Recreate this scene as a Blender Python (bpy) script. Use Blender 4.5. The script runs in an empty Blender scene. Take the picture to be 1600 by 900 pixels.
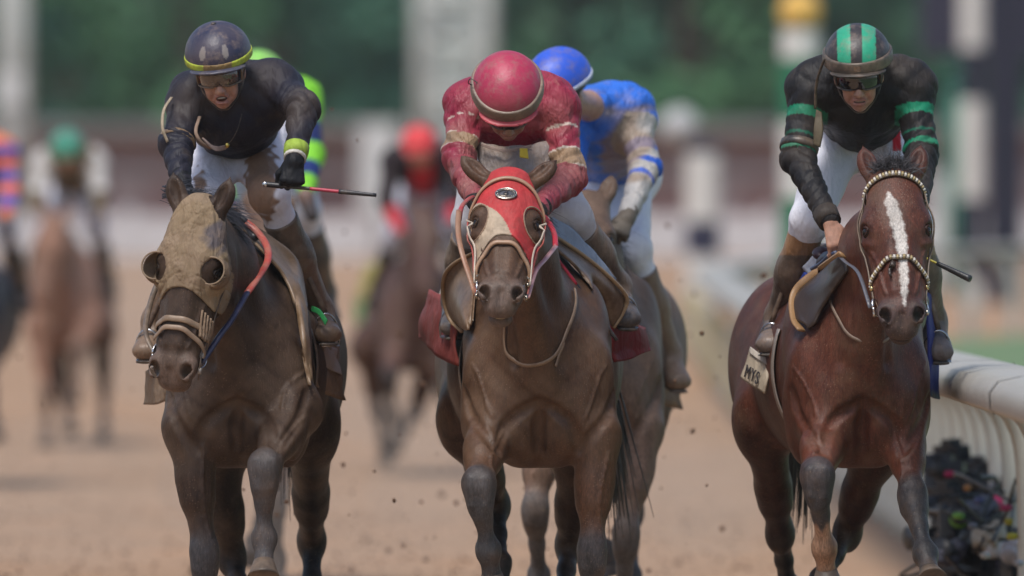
import bpy, math, random
import numpy as np
from mathutils import Vector, Matrix

scene = bpy.context.scene
col = scene.collection
rng = np.random.default_rng(7)
random.seed(7)

# ------------------------------------------------------------------ camera, sky, sun, exposure
CAM_Y, CAM_Z, DIST, SC = -45.0, 1.44, 45.0, 450.0      # SC: photograph pixels per metre at the front rank
cam_d = bpy.data.cameras.new('camera'); cam = bpy.data.objects.new('camera', cam_d); col.objects.link(cam)
cam.location = (0, CAM_Y, CAM_Z)
cam_d.sensor_width = 36.0
cam_d.lens = 36.0 * DIST / (1600.0 / SC)
cam.rotation_euler = (math.radians(90) - math.atan(55.0 / SC / DIST), 0, 0)
cam_d.clip_start = 0.5; cam_d.clip_end = 3000
cam_d.dof.use_dof = True
cam_d.dof.focus_distance = 44.75
cam_d.dof.aperture_fstop = cam_d.lens / 1000.0 / 0.155
scene.camera = cam

SUN_EL, SUN_AZ = 63.0, 205.0          # azimuth measured clockwise from +Y
world = bpy.data.worlds.new('World'); scene.world = world; world.use_nodes = True
nt = world.node_tree
bg = nt.nodes['Background']
sky = nt.nodes.new('ShaderNodeTexSky'); sky.sky_type = 'NISHITA'; sky.sun_disc = False
sky.sun_elevation = math.radians(SUN_EL); sky.sun_rotation = math.radians(SUN_AZ)
sky.air_density = 1.0; sky.dust_density = 2.2; sky.ozone_density = 1.0
nt.links.new(sky.outputs['Color'], bg.inputs['Color'])
bg.inputs['Strength'].default_value = 0.075
sl = bpy.data.lights.new('sun', 'SUN'); sl.energy = 1.5; sl.angle = math.radians(17); sl.color = (1.0, 0.965, 0.92)
so = bpy.data.objects.new('sun', sl); col.objects.link(so)
_a, _e = math.radians(SUN_AZ), math.radians(SUN_EL)
_sd = Vector((math.sin(_a) * math.cos(_e), math.cos(_a) * math.cos(_e), math.sin(_e)))
so.rotation_euler = _sd.to_track_quat('Z', 'Y').to_euler(); so.location = (-6, -20, 20)
scene.view_settings.view_transform = 'Standard'; scene.view_settings.look = 'None'
scene.view_settings.exposure = 1.0; scene.view_settings.gamma = 1.0

# ------------------------------------------------------------------ helpers: places
def P(px, py, y=0.0):
    """where something seen at this place of the photograph stands, y metres behind the front rank"""
    r = (DIST + y) / DIST
    return np.array([(px - 800.0) / SC * r, y, CAM_Z + (395.0 - py) / SC * r])

def V(*a): return np.array(a, float)
def unit(v):
    v = np.asarray(v, float); return v / (np.linalg.norm(v) + 1e-12)
def lerp(a, b, t): return np.asarray(a) * (1 - t) + np.asarray(b) * t

# ------------------------------------------------------------------ helpers: distance-field modelling
class Prim:
    __slots__ = ('f', 'lo', 'hi', 'k', 'sub', 'c')
    def __init__(s, f, lo, hi, k, sub=False, c=None): s.f, s.lo, s.hi, s.k, s.sub, s.c = f, np.array(lo), np.array(hi), k, sub, c

def cap(a, b, ra, rb, k=.03, c=None, sub=False):
    a, b = np.asarray(a, float), np.asarray(b, float); ab = b - a; L = max(float(ab @ ab), 1e-9)
    def f(X, Y, Z):
        dx, dy, dz = X - a[0], Y - a[1], Z - a[2]
        t = np.clip((dx * ab[0] + dy * ab[1] + dz * ab[2]) / L, 0, 1)
        return np.sqrt((dx - t * ab[0])**2 + (dy - t * ab[1])**2 + (dz - t * ab[2])**2) - (ra + (rb - ra) * t)
    m = max(ra, rb)
    return Prim(f, np.minimum(a, b) - m, np.maximum(a, b) + m, k, sub, c)

def ell(c0, r, R=None, k=.04, c=None, sub=False):
    c0 = np.asarray(c0, float); r = np.asarray(r, float)
    R = np.eye(3) if R is None else np.asarray(R, float)      # columns: the ellipsoid's axes
    e = np.sqrt(((R * r)**2).sum(1)); rm = r.min()
    A = R / r; B = R / (r * r)
    def f(X, Y, Z):
        dx, dy, dz = X - c0[0], Y - c0[1], Z - c0[2]
        k0 = 0; k1 = 0
        for i in range(3):
            q = dx * A[0, i] + dy * A[1, i] + dz * A[2, i]
            q2 = q * q; k0 = k0 + q2; k1 = k1 + q2 / (r[i]**2)
        k0 = np.sqrt(k0); k1 = np.sqrt(k1)
        return np.where(k1 < 1e-6, -rm, k0 * (k0 - 1) / np.maximum(k1, 1e-6))
    return Prim(f, c0 - e, c0 + e, k, sub, c)

def ec(a, b, wa, ha, wb, hb, up, k=.04, c=None, sub=False):
    """tapering limb of elliptical section: w across, h along `up`"""
    a, b = np.asarray(a, float), np.asarray(b, float); ax = b - a; L = np.linalg.norm(ax); ax = ax / L
    up = np.asarray(up, float); up = unit(up - ax * (up @ ax)); sd = np.cross(up, ax)
    def f(X, Y, Z):
        dx, dy, dz = X - a[0], Y - a[1], Z - a[2]
        s = dx * ax[0] + dy * ax[1] + dz * ax[2]; t = np.clip(s / L, 0, 1); s = s - t * L
        u = dx * sd[0] + dy * sd[1] + dz * sd[2]; v = dx * up[0] + dy * up[1] + dz * up[2]
        w = wa + (wb - wa) * t; h = ha + (hb - ha) * t; m = np.minimum(w, h)
        k0 = np.sqrt((u / w)**2 + (v / h)**2 + (s / m)**2)
        k1 = np.sqrt((u / w**2)**2 + (v / h**2)**2 + (s / m**2)**2)
        return np.where(k1 < 1e-6, -m, k0 * (k0 - 1) / np.maximum(k1, 1e-6))
    m = max(wa, ha, wb, hb)
    return Prim(f, np.minimum(a, b) - m, np.maximum(a, b) + m, k, sub, c)

def combine(F, d, p):
    if p.sub:
        nd = -d; h = np.maximum(p.k - np.abs(F - nd), 0) / p.k
        return np.maximum(F, nd) + h * h * p.k * .25
    h = np.maximum(p.k - np.abs(F - d), 0) / p.k
    return np.minimum(F, d) - h * h * p.k * .25

def evalgrid(prims, lo, hi, vox, extra=0.0):
    vox = np.asarray(vox, float) * np.ones(3)
    n = np.ceil((hi - lo) / vox).astype(int) + 1
    ax = [(lo[i] + np.arange(n[i]) * vox[i]).astype(np.float32) for i in range(3)]
    F = np.full(n, 1.0, np.float32)
    for p in prims:
        pad = p.k + vox.max() * 2.5 + extra
        i0 = np.clip(np.floor((p.lo - pad - lo) / vox).astype(int), 0, n); i1 = np.clip(np.ceil((p.hi + pad - lo) / vox).astype(int) + 1, 0, n)
        if (i1 <= i0).any(): continue
        s = tuple(slice(i0[i], i1[i]) for i in range(3))
        d = p.f(ax[0][s[0]][:, None, None], ax[1][s[1]][None, :, None], ax[2][s[2]][None, None, :])
        F[s] = combine(F[s], d.astype(np.float32), p)
    return F, ax, vox

def evalpts(prims, pts):
    F = np.full(len(pts), 1.0)
    for p in prims: F = combine(F, p.f(pts[:, 0], pts[:, 1], pts[:, 2]), p)
    return F

def gradpts(prims, pts, e=.003):
    g = np.stack([evalpts(prims, pts + np.eye(3)[i] * e) - evalpts(prims, pts - np.eye(3)[i] * e) for i in range(3)], 1)
    return g / (np.linalg.norm(g, axis=1, keepdims=True) + 1e-9)

def project(prims, pts, off=0.0, it=8):
    pts = np.array(pts, float)
    for _ in range(it):
        pts = pts - gradpts(prims, pts) * (evalpts(prims, pts) - off)[:, None] * .8
    return pts, gradpts(prims, pts)

_CORN = np.array([[i, j, k] for i in (0, 1) for j in (0, 1) for k in (0, 1)])
_EDG = [(a, b) for a in range(8) for b in range(a + 1, 8) if np.abs(_CORN[a] - _CORN[b]).sum() == 1]
def surfnet(F, ax, vox):
    F[0], F[-1] = np.abs(F[0]) + 1e-4, np.abs(F[-1]) + 1e-4
    F[:, 0], F[:, -1] = np.abs(F[:, 0]) + 1e-4, np.abs(F[:, -1]) + 1e-4
    F[:, :, 0], F[:, :, -1] = np.abs(F[:, :, 0]) + 1e-4, np.abs(F[:, :, -1]) + 1e-4
    S = F < 0
    n = F.shape; m = tuple(a - 1 for a in n)
    cnt = np.zeros(m, np.uint8)
    for c in _CORN: cnt += S[c[0]:c[0] + m[0], c[1]:c[1] + m[1], c[2]:c[2] + m[2]]
    I = np.argwhere((cnt > 0) & (cnt < 8))
    vals = np.stack([F[I[:, 0] + c[0], I[:, 1] + c[1], I[:, 2] + c[2]] for c in _CORN], 1)
    acc = np.zeros((len(I), 3)); num = np.zeros(len(I))
    for a, b in _EDG:
        va, vb = vals[:, a], vals[:, b]; w = (va < 0) != (vb < 0)
        t = np.where(w, va / np.where(w, va - vb, 1), 0)
        acc += w[:, None] * (_CORN[a] + t[:, None] * (_CORN[b] - _CORN[a])); num += w
    vert = np.array([ax[0][0], ax[1][0], ax[2][0]]) + (I + acc / num[:, None]) * vox
    cid = np.full(m, -1, np.int32); cid[I[:, 0], I[:, 1], I[:, 2]] = np.arange(len(I))
    quads = []
    for d in range(3):
        s0 = [slice(1, -1)] * 3; s1 = [slice(1, -1)] * 3; s0[d] = slice(0, -1); s1[d] = slice(1, None)
        A, B = S[tuple(s0)], S[tuple(s1)]; E = np.argwhere(A != B)
        if not len(E): continue
        fl = A[E[:, 0], E[:, 1], E[:, 2]]
        o = np.ones(3, int); o[d] = 0; E = E + o
        e1 = np.zeros(3, int); e2 = np.zeros(3, int); e1[(d + 1) % 3] = 1; e2[(d + 2) % 3] = 1
        q = np.stack([cid[tuple((E - e1 - e2).T)], cid[tuple((E - e2).T)], cid[tuple(E.T)], cid[tuple((E - e1).T)]], 1)
        q[~fl] = q[~fl][:, ::-1]; quads.append(q)
    return vert, np.concatenate(quads)

def vnormals(v, q):
    n = np.cross(v[q[:, 2]] - v[q[:, 0]], v[q[:, 3]] - v[q[:, 1]]); out = np.zeros_like(v)
    for i in range(3):
        s = 0
        for j in range(4): s = s + np.bincount(q[:, j], n[:, i], len(v))
        out[:, i] = s
    return out / (np.linalg.norm(out, axis=1, keepdims=True) + 1e-12)

def relax(v, q, it=2, lam=.5):
    a = q.ravel(); b = np.roll(q, -1, 1).ravel(); N = len(v); deg = np.bincount(a, minlength=N) + np.bincount(b, minlength=N)
    for i in range(it):
        for l in (lam, -lam * .9):
            s = np.stack([np.bincount(a, v[b, d], N) + np.bincount(b, v[a, d], N) for d in range(3)], 1) / np.maximum(deg, 1)[:, None]
            v = v + l * (s - v)
    return v

def wrinkle(p, s=1.0):
    """folded-cloth height, about -1..1"""
    x, y, z = (p * (1.0 / s)).T
    a = np.sin(34 * z + 15 * x + 1.6 * np.sin(13 * x + 11 * y) + 1.2 * np.sin(17 * y - 5 * z))
    b = np.sin(23 * x - 19 * z + 1.5 * np.sin(11 * z + 14 * y))
    c = np.sin(29 * z - 31 * x + 1.0 * np.sin(17 * x - 9 * z) + 12 * y)
    return (2 * np.abs(a) - 1.1) * .5 + b * .25 + (2 * np.abs(c) - 1.1) * .4

def colour_of(prims, v, default, w=.012):
    num = np.zeros((len(v), 3)); den = np.zeros(len(v))
    for p in prims:
        if p.c is None or p.sub: continue
        m = ((v > p.lo - .05) & (v < p.hi + .05)).all(1)
        if not m.any(): continue
        d = p.f(*v[m].T); ww = np.exp(-np.clip(d, -.02, 1) / w)
        num[m] += ww[:, None] * np.array(p.c); den[m] += ww
    num += 1e-6 * np.array(default); den += 1e-6
    return num / den[:, None]

# ------------------------------------------------------------------ helpers: objects
def link(name, me, parent=None, loc=None):
    o = bpy.data.objects.new(name, me); col.objects.link(o)
    if parent is not None: o.parent = parent
    if loc is not None: o.location = loc
    return o

def tag(o, label=None, cat=None, group=None, kind=None):
    if label: o['label'] = label
    if cat: o['category'] = cat
    if group: o['group'] = group
    if kind: o['kind'] = kind
    return o

def thing(name, label, cat, loc=(0, 0, 0), group=None):
    o = bpy.data.objects.new(name, None); col.objects.link(o); o.location = [float(a) for a in loc]
    o.empty_display_size = .1
    return tag(o, label, cat, group)

def origin_of(parent):
    o = np.zeros(3); p = parent
    while p is not None: o = o + np.array(p.location); p = p.parent
    return o

def npmesh(name, v, faces, mat, parent=None, smooth=True, attrs=None, base=None):
    """faces: list of int arrays (each (n,3) or (n,4)), or a list of lists; world coordinates in, parent-relative mesh out"""
    v = np.asarray(v, float)
    if base is None: base = origin_of(parent) if parent is not None else np.zeros(3)
    me = bpy.data.meshes.new(name)
    if isinstance(faces, np.ndarray): faces = [faces]
    if len(faces) and isinstance(faces[0], np.ndarray) and faces[0].ndim == 2:
        sizes = np.concatenate([np.full(len(f), f.shape[1]) for f in faces]); idx = np.concatenate([f.ravel() for f in faces])
    else:
        sizes = np.array([len(f) for f in faces]); idx = np.array([i for f in faces for i in f])
    me.vertices.add(len(v)); me.vertices.foreach_set('co', (v - base).astype(np.float32).ravel())
    me.loops.add(len(idx)); me.loops.foreach_set('vertex_index', idx.astype(np.int32))
    me.polygons.add(len(sizes)); st = np.concatenate([[0], np.cumsum(sizes)[:-1]])
    me.polygons.foreach_set('loop_start', st.astype(np.int32))
    me.polygons.foreach_set('use_smooth', np.full(len(sizes), bool(smooth)))
    me.update(calc_edges=True)
    for k, a in (attrs or {}).items():
        if a.ndim == 2:
            at = me.color_attributes.new(k, 'FLOAT_COLOR', 'POINT'); at.data.foreach_set('color', np.concatenate([a, np.ones((len(a), 1))], 1).astype(np.float32).ravel())
        else:
            at = me.attributes.new(k, 'FLOAT', 'POINT'); at.data.foreach_set('value', a.astype(np.float32))
    if mat is not None: me.materials.append(mat)
    return link(name, me, parent)

def sdfmesh(name, prims, mat, parent=None, vox=.006, colf=None, default=(.3, .3, .3), clip=None, off=0.0, disp=None, it=1, lo=None, hi=None, attrs=None):
    """one continuous surface grown round the primitives; off inflates it; clip(X,Y,Z)->field keeps only where negative"""
    vox = np.asarray(vox, float) * np.ones(3)
    if lo is None:
        lo = np.min([p.lo for p in prims if not p.sub], 0) - off - .03; hi = np.max([p.hi for p in prims if not p.sub], 0) + off + .03
    F, ax, vox = evalgrid(prims, np.array(lo, float), np.array(hi, float), vox, extra=off)
    if off: F = F - np.float32(off)
    if clip is not None:
        F = np.maximum(F, clip(ax[0][:, None, None], ax[1][None, :, None], ax[2][None, None, :]).astype(np.float32))
    v, q = surfnet(F, ax, vox); del F
    if it: v = relax(v, q, it)
    if disp is not None: v = v + vnormals(v, q) * disp(v)[:, None]
    at = {}
    at['Col'] = colf(v) if colf is not None else colour_of(prims, v, default)
    for k, fn in (attrs or {}).items(): at[k] = fn(v)
    return npmesh(name, v, q, mat, parent, attrs=at)

def catmull(pts, n=8):
    pts = np.asarray(pts, float)
    if len(pts) < 3: return np.array([lerp(pts[0], pts[-1], t) for t in np.linspace(0, 1, n + 1)])
    p = np.vstack([2 * pts[0] - pts[1], pts, 2 * pts[-1] - pts[-2]]); out = []
    for i in range(1, len(p) - 2):
        for t in np.arange(n) / n:
            out.append(.5 * ((2 * p[i]) + (-p[i - 1] + p[i + 1]) * t + (2 * p[i - 1] - 5 * p[i] + 4 * p[i + 1] - p[i + 2]) * t * t + (-p[i - 1] + 3 * p[i] - 3 * p[i + 1] + p[i + 2]) * t**3))
    out.append(pts[-1]); return np.array(out)

def tubegeo(pts, ra, rb=None, normals=None, ns=8, taper=None):
    """swept tube; ra half-thickness along the normal, rb half-width across"""
    pts = np.asarray(pts, float); n = len(pts); rb = ra if rb is None else rb
    tg = np.gradient(pts, axis=0); tg /= np.linalg.norm(tg, axis=1, keepdims=True) + 1e-12
    if normals is None:
        nn = []; u = np.array([0, 0, 1.0]) if abs(tg[0][2]) < .9 else np.array([1.0, 0, 0])
        for t in tg: u = unit(u - t * (u @ t)); nn.append(u)
        nn = np.array(nn)
    else:
        nn = np.asarray(normals, float) * np.ones((n, 1)); nn = nn - tg * (nn * tg).sum(1, keepdims=True); nn /= np.linalg.norm(nn, axis=1, keepdims=True) + 1e-12
    bb = np.cross(tg, nn); th = np.arange(ns) * 2 * np.pi / ns
    tp = np.ones(n) if taper is None else np.asarray(taper)
    v = pts[:, None] + (nn[:, None] * np.cos(th)[None, :, None] * ra + bb[:, None] * np.sin(th)[None, :, None] * rb) * tp[:, None, None]
    v = v.reshape(-1, 3)
    i = np.arange(n - 1)[:, None] * ns; j = np.arange(ns)[None]; j2 = (j + 1) % ns
    q = np.stack([i + j, i + j2, i + ns + j2, i + ns + j], 2).reshape(-1, 4)
    v = np.vstack([v, pts[:1], pts[-1:]]); a, b = n * ns, n * ns + 1
    jj = np.arange(ns); t1 = np.stack([np.full(ns, a), (jj + 1) % ns, jj], 1); e = (n - 1) * ns
    t2 = np.stack([np.full(ns, b), e + jj, e + (jj + 1) % ns], 1)
    return v, q, np.vstack([t1, t2])

class MB:
    """collects pieces of ONE mesh"""
    def __init__(s): s.v = []; s.f4 = []; s.f3 = []; s.n = 0; s.c = []
    def add(s, v, q=None, t=None, c=(.5, .5, .5)):
        s.v.append(v); s.c.append(np.ones((len(v), 1)) * np.array(c))
        if q is not None and len(q): s.f4.append(np.asarray(q) + s.n)
        if t is not None and len(t): s.f3.append(np.asarray(t) + s.n)
        s.n += len(v); return s
    def tube(s, pts, ra, rb=None, normals=None, ns=8, taper=None, c=(.5, .5, .5)):
        return s.add(*tubegeo(pts, ra, rb, normals, ns, taper), c=c)
    def box(s, c0, half, R=None, c=(.5, .5, .5)):
        R = np.eye(3) if R is None else np.asarray(R, float)
        v = np.array([[x, y, z] for x in (-1, 1) for y in (-1, 1) for z in (-1, 1)], float) * half @ R.T + c0
        return s.add(v, np.array([[0, 1, 3, 2], [4, 6, 7, 5], [0, 4, 5, 1], [2, 3, 7, 6], [0, 2, 6, 4], [1, 5, 7, 3]]), c=c)
    def ball(s, c0, r, R=None, nu=12, nv=8, c=(.5, .5, .5)):
        R = np.eye(3) if R is None else np.asarray(R, float); r = np.asarray(r, float) * np.ones(3)
        th = np.arange(nu) * 2 * np.pi / nu; ph = np.pi * (np.arange(1, nv)) / nv
        v = np.array([[math.sin(p) * math.cos(t), math.sin(p) * math.sin(t), math.cos(p)] for p in ph for t in th] + [[0, 0, 1], [0, 0, -1]]) * r @ R.T + c0
        q = np.array([[i * nu + j, (i + 1) * nu + j, (i + 1) * nu + (j + 1) % nu, i * nu + (j + 1) % nu] for i in range(nv - 2) for j in range(nu)])
        T = (nv - 1) * nu
        t = np.array([[T, j, (j + 1) % nu] for j in range(nu)] + [[T + 1, (nv - 2) * nu + (j + 1) % nu, (nv - 2) * nu + j] for j in range(nu)])
        return s.add(v, q, t, c=c)
    def build(s, name, mat, parent=None, smooth=True):
        f = []
        if s.f4: f.append(np.concatenate(s.f4))
        if s.f3: f.append(np.concatenate(s.f3))
        return npmesh(name, np.concatenate(s.v), f, mat, parent, smooth, {'Col': np.concatenate(s.c)})

def sheet(name, rows, thick, mat, parent=None, up=None, sub=6, c=(.5, .5, .5), disp=None, conform=None, off=.012):
    """a piece of cloth or leather: rows of control points (same count), smoothed and given thickness"""
    R = np.array([catmull(r, sub) for r in rows]); G = np.stack([catmull(R[:, j], sub) for j in range(R.shape[1])], 1)
    n, m = G.shape[:2]
    du = np.gradient(G, axis=0); dv = np.gradient(G, axis=1); nn = np.cross(du, dv); nn /= np.linalg.norm(nn, axis=2, keepdims=True) + 1e-9
    if disp is not None: G = G + nn * disp(G.reshape(-1, 3)).reshape(n, m, 1)
    if conform is not None:      # lie on the outside of the horse wherever it would sink in
        f = G.reshape(-1, 3).copy()
        for _ in range(70):
            bad = evalpts(conform.prims, f) < off
            if not bad.any(): break
            k = (DIST + f[bad, 1] - .010) / (DIST + f[bad, 1]); f[bad] = np.stack([f[bad, 0] * k, f[bad, 1] - .010, CAM_Z + (f[bad, 2] - CAM_Z) * k], 1)
        G = f.reshape(n, m, 3)
        for _ in range(3): G[1:-1, 1:-1, 1] = (G[1:-1, 1:-1, 1] * 2 + np.minimum(G[1:-1, 1:-1, 1], G[2:, 1:-1, 1]) + np.minimum(G[1:-1, 1:-1, 1], G[:-2, 1:-1, 1])) / 4
    v = np.concatenate([(G + nn * thick / 2).reshape(-1, 3), (G - nn * thick / 2).reshape(-1, 3)]); o = n * m
    q = []
    for i in range(n - 1):
        for j in range(m - 1):
            a, b, d, e = i * m + j, i * m + j + 1, (i + 1) * m + j + 1, (i + 1) * m + j
            q += [[a, e, d, b], [o + a, o + b, o + d, o + e]]
    ring = [j for j in range(m)] + [i * m + m - 1 for i in range(1, n)] + [(n - 1) * m + j for j in range(m - 2, -1, -1)] + [i * m for i in range(n - 2, 0, -1)]
    for i in range(len(ring)):
        a, b = ring[i], ring[(i + 1) % len(ring)]; q.append([a, b, o + b, o + a])
    return npmesh(name, v, np.array(q), mat, parent, attrs={'Col': np.ones((len(v), 1)) * np.array(c)})

# ------------------------------------------------------------------ materials
def newmat(name):
    m = bpy.data.materials.new(name); m.use_nodes = True
    b = m.node_tree.nodes['Principled BSDF']; return m, m.node_tree, b

def N(t, kind, **kw):
    n = t.nodes.new(kind)
    for k, v in kw.items():
        if k in n.inputs: n.inputs[k].default_value = v
        else: setattr(n, k, v)
    return n

def noise(t, scale, detail=4, rough=.55, vec=None):
    n = N(t, 'ShaderNodeTexNoise'); n.inputs['Scale'].default_value = scale; n.inputs['Detail'].default_value = detail; n.inputs['Roughness'].default_value = rough
    if vec is not None: t.links.new(vec, n.inputs['Vector'])
    return n

def ramp(t, src, p0, p1, c0=(0, 0, 0, 1), c1=(1, 1, 1, 1)):
    r = N(t, 'ShaderNodeValToRGB'); r.color_ramp.elements[0].position = p0; r.color_ramp.elements[1].position = p1
    r.color_ramp.elements[0].color = c0; r.color_ramp.elements[1].color = c1
    t.links.new(src, r.inputs['Fac']); return r

def mixc(t, fac, a, b, mode='MIX'):
    m = N(t, 'ShaderNodeMix'); m.data_type = 'RGBA'; m.blend_type = mode
    for i, x in ((0, fac), (6, a), (7, b)):
        if isinstance(x, (int, float)): m.inputs[i].default_value = x
        elif isinstance(x, tuple): m.inputs[i].default_value = x
        else: t.links.new(x, m.inputs[i])
    return m.outputs[2]

MUD = (.235, .165, .115, 1)
def surf(name, rough=.6, spec=.3, mud=0.0, mudcol=MUD, mudscale=9, var=.25, bump=.15, bscale=120, wr=0.0, wrscale=14, sheen=0.0, metal=0.0, coat=0.0, base=None, stretch=None, fleck=0.0, mudmax=.85, grain=0.0):
    """vertex colour 'Col' (the thing's own colours) with grain, mud patches and relief"""
    m, t, b = newmat(name); L = t.links
    tc = N(t, 'ShaderNodeTexCoord'); vec = tc.outputs['Object']
    if base is None:
        a = N(t, 'ShaderNodeAttribute'); a.attribute_name = 'Col'; c = a.outputs['Color']
    else:
        r_ = N(t, 'ShaderNodeRGB'); r_.outputs[0].default_value = tuple(base) + (1,); c = r_.outputs[0]
    n1 = noise(t, 6, 5, .6, vec)
    v1 = ramp(t, n1.outputs['Fac'], .3, .72, (1 - var, 1 - var, 1 - var, 1), (1 + var * .6, 1 + var * .6, 1 + var * .6, 1))
    c = mixc(t, 1.0, c, v1.outputs['Color'], 'MULTIPLY')
    n2 = noise(t, 90, 3, .6, vec)
    v2 = ramp(t, n2.outputs['Fac'], .3, .7, (1 - var * .5,) * 3 + (1,), (1 + var * .4,) * 3 + (1,))
    c = mixc(t, 1.0, c, v2.outputs['Color'], 'MULTIPLY')
    if grain:      # short hair lying downwards, in fine light and dark strands and damp clumps
        mg = N(t, 'ShaderNodeMapping'); mg.inputs['Scale'].default_value = (1, 1, .22); L.new(vec, mg.inputs['Vector'])
        ng = noise(t, 210, 4, .7); L.new(mg.outputs[0], ng.inputs['Vector']); g1 = ramp(t, ng.outputs['Fac'], .32, .68, (1 - grain,) * 3 + (1,), (1 + grain,) * 3 + (1,)); c = mixc(t, 1.0, c, g1.outputs['Color'], 'MULTIPLY')
        nk = noise(t, 26, 6, .75); L.new(mg.outputs[0], nk.inputs['Vector']); g2 = ramp(t, nk.outputs['Fac'], .36, .62, (1 - grain * .9,) * 3 + (1,), (1 + grain * .5,) * 3 + (1,)); c = mixc(t, 1.0, c, g2.outputs['Color'], 'MULTIPLY')
    if mud > 0:
        n3 = noise(t, mudscale, 7, .68, vec)
        r3 = ramp(t, n3.outputs['Fac'], max(0, .62 - mud * .5), max(.02, .95 - mud * .42))
        at = N(t, 'ShaderNodeAttribute'); at.attribute_name = 'mud'
        mm = N(t, 'ShaderNodeMath', operation='MAXIMUM'); L.new(r3.outputs['Color'], mm.inputs[0]); L.new(at.outputs['Fac'], mm.inputs[1])
        n4 = noise(t, 40, 4, .6, vec); mc = mixc(t, n4.outputs['Fac'], tuple(x * .7 for x in mudcol[:3]) + (1,), tuple(x * 1.25 for x in mudcol[:3]) + (1,))
        mk = N(t, 'ShaderNodeMath', operation='MULTIPLY'); mk.inputs[1].default_value = mudmax; L.new(mm.outputs[0], mk.inputs[0])
        c = mixc(t, mk.outputs[0], c, mc)
    if fleck > 0:
        vo = N(t, 'ShaderNodeTexVoronoi'); vo.inputs['Scale'].default_value = 95; L.new(vec, vo.inputs['Vector'])
        fr = ramp(t, vo.outputs['Distance'], .12, .26, (1, 1, 1, 1), (0, 0, 0, 1)); n5 = noise(t, 11, 3, .6, vec)
        fq = ramp(t, n5.outputs['Fac'], .45, .62); fm = N(t, 'ShaderNodeMath', operation='MULTIPLY'); L.new(fr.outputs['Color'], fm.inputs[0]); L.new(fq.outputs['Color'], fm.inputs[1])
        fk = N(t, 'ShaderNodeMath', operation='MULTIPLY'); fk.inputs[1].default_value = fleck; L.new(fm.outputs[0], fk.inputs[0])
        c = mixc(t, fk.outputs[0], c, (.33, .23, .16, 1))
    L.new(c, b.inputs['Base Color'])
    b.inputs['Roughness'].default_value = rough; b.inputs['Specular IOR Level'].default_value = spec; b.inputs['Metallic'].default_value = metal
    rr = ramp(t, n1.outputs['Fac'], .25, .75, (max(0, rough - .12),) * 3 + (1,), (min(1, rough + .12),) * 3 + (1,)); L.new(rr.outputs['Color'], b.inputs['Roughness'])
    if sheen: b.inputs['Sheen Weight'].default_value = sheen; b.inputs['Sheen Roughness'].default_value = .5
    if coat: b.inputs['Coat Weight'].default_value = coat; b.inputs['Coat Roughness'].default_value = .12
    h = None
    if bump:
        nb = noise(t, bscale, 4, .65, vec)
        if stretch:
            mp = N(t, 'ShaderNodeMapping'); mp.inputs['Scale'].default_value = stretch; L.new(vec, mp.inputs['Vector']); L.new(mp.outputs[0], nb.inputs['Vector'])
        bp = N(t, 'ShaderNodeBump'); bp.inputs['Strength'].default_value = bump; bp.inputs['Distance'].default_value = .004; L.new(nb.outputs['Fac'], bp.inputs['Height']); h = bp
    if wr:
        nw = noise(t, wrscale * .8, 3.5, .55); mpw = N(t, 'ShaderNodeMapping'); mpw.inputs['Scale'].default_value = (1.7, 1.0, .65); mpw.inputs['Rotation'].default_value = (.3, .5, 0); L.new(vec, mpw.inputs['Vector']); L.new(mpw.outputs[0], nw.inputs['Vector']); nw.inputs['Distortion'].default_value = .35
        ab = ramp(t, nw.outputs['Fac'], .35, .65)
        bp2 = N(t, 'ShaderNodeBump'); bp2.inputs['Strength'].default_value = wr; bp2.inputs['Distance'].default_value = .02; L.new(ab.outputs['Color'], bp2.inputs['Height'])
        if h is not None: L.new(h.outputs[0], bp2.inputs['Normal'])
        h = bp2
    if h is not None: L.new(h.outputs[0], b.inputs['Normal'])
    return m

M_COAT = surf('horse_coat', .44, .26, mud=.30, mudcol=(.150, .093, .058, 1), mudmax=.7, mudscale=7, var=.26, bump=.6, bscale=150, grain=.38, stretch=(1, 1, .3), sheen=.0, fleck=.35)
M_COAT_MUD = surf('muddy_horse_coat', .48, .22, mud=.42, mudcol=(.122, .078, .051, 1), mudmax=.75, mudscale=7, var=.26, bump=.7, bscale=150, grain=.38, stretch=(1, 1, .3), fleck=.35)
M_FAR = surf('far_coat', .6, .3, mud=.35, mudcol=(.20, .14, .10, 1), mudscale=4, var=.25, bump=0)
M_HOOF = surf('hoof_horn', .5, .3, mud=.4, bump=.2, bscale=60)
M_EYE, _t, _b = newmat('eye_gloss'); _b.inputs['Base Color'].default_value = (.012, .008, .006, 1); _b.inputs['Roughness'].default_value = .10; _b.inputs['Specular IOR Level'].default_value = .4
M_HAIR = surf('mane_hair', .45, .5, var=.35, bump=0)
M_LEATHER = surf('tack_leather', .42, .5, mud=.42, mudcol=(.30, .21, .145, 1), mudscale=16, var=.25, bump=.25, bscale=150)
M_LEATHER_CLEAN = surf('plain_leather', .38, .5, mud=.12, mudscale=12, var=.2, bump=.2, bscale=150)
M_METAL = surf('bit_steel', .25, .5, metal=1.0, var=.15, bump=.05)
M_CLOTH = surf('silks_cloth', .58, .20, mud=.24, mudcol=(.085, .064, .048, 1), mudmax=.75, mudscale=11, var=.18, bump=.12, bscale=260, wr=.32, wrscale=12)
M_CLOTH_TAN = surf('tan_splashed_silk', .52, .28, mud=.16, mudcol=(.27, .195, .135, 1), mudmax=.88, mudscale=12, var=.18, bump=.12, bscale=260, wr=.5, wrscale=15)
M_CLOTH_CLEAN = surf('clean_cloth', .6, .3, mud=.06, mudcol=(.24, .140, .080, 1), mudmax=.95, mudscale=8, var=.08, bump=.08, bscale=300, wr=.35, wrscale=13)
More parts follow.
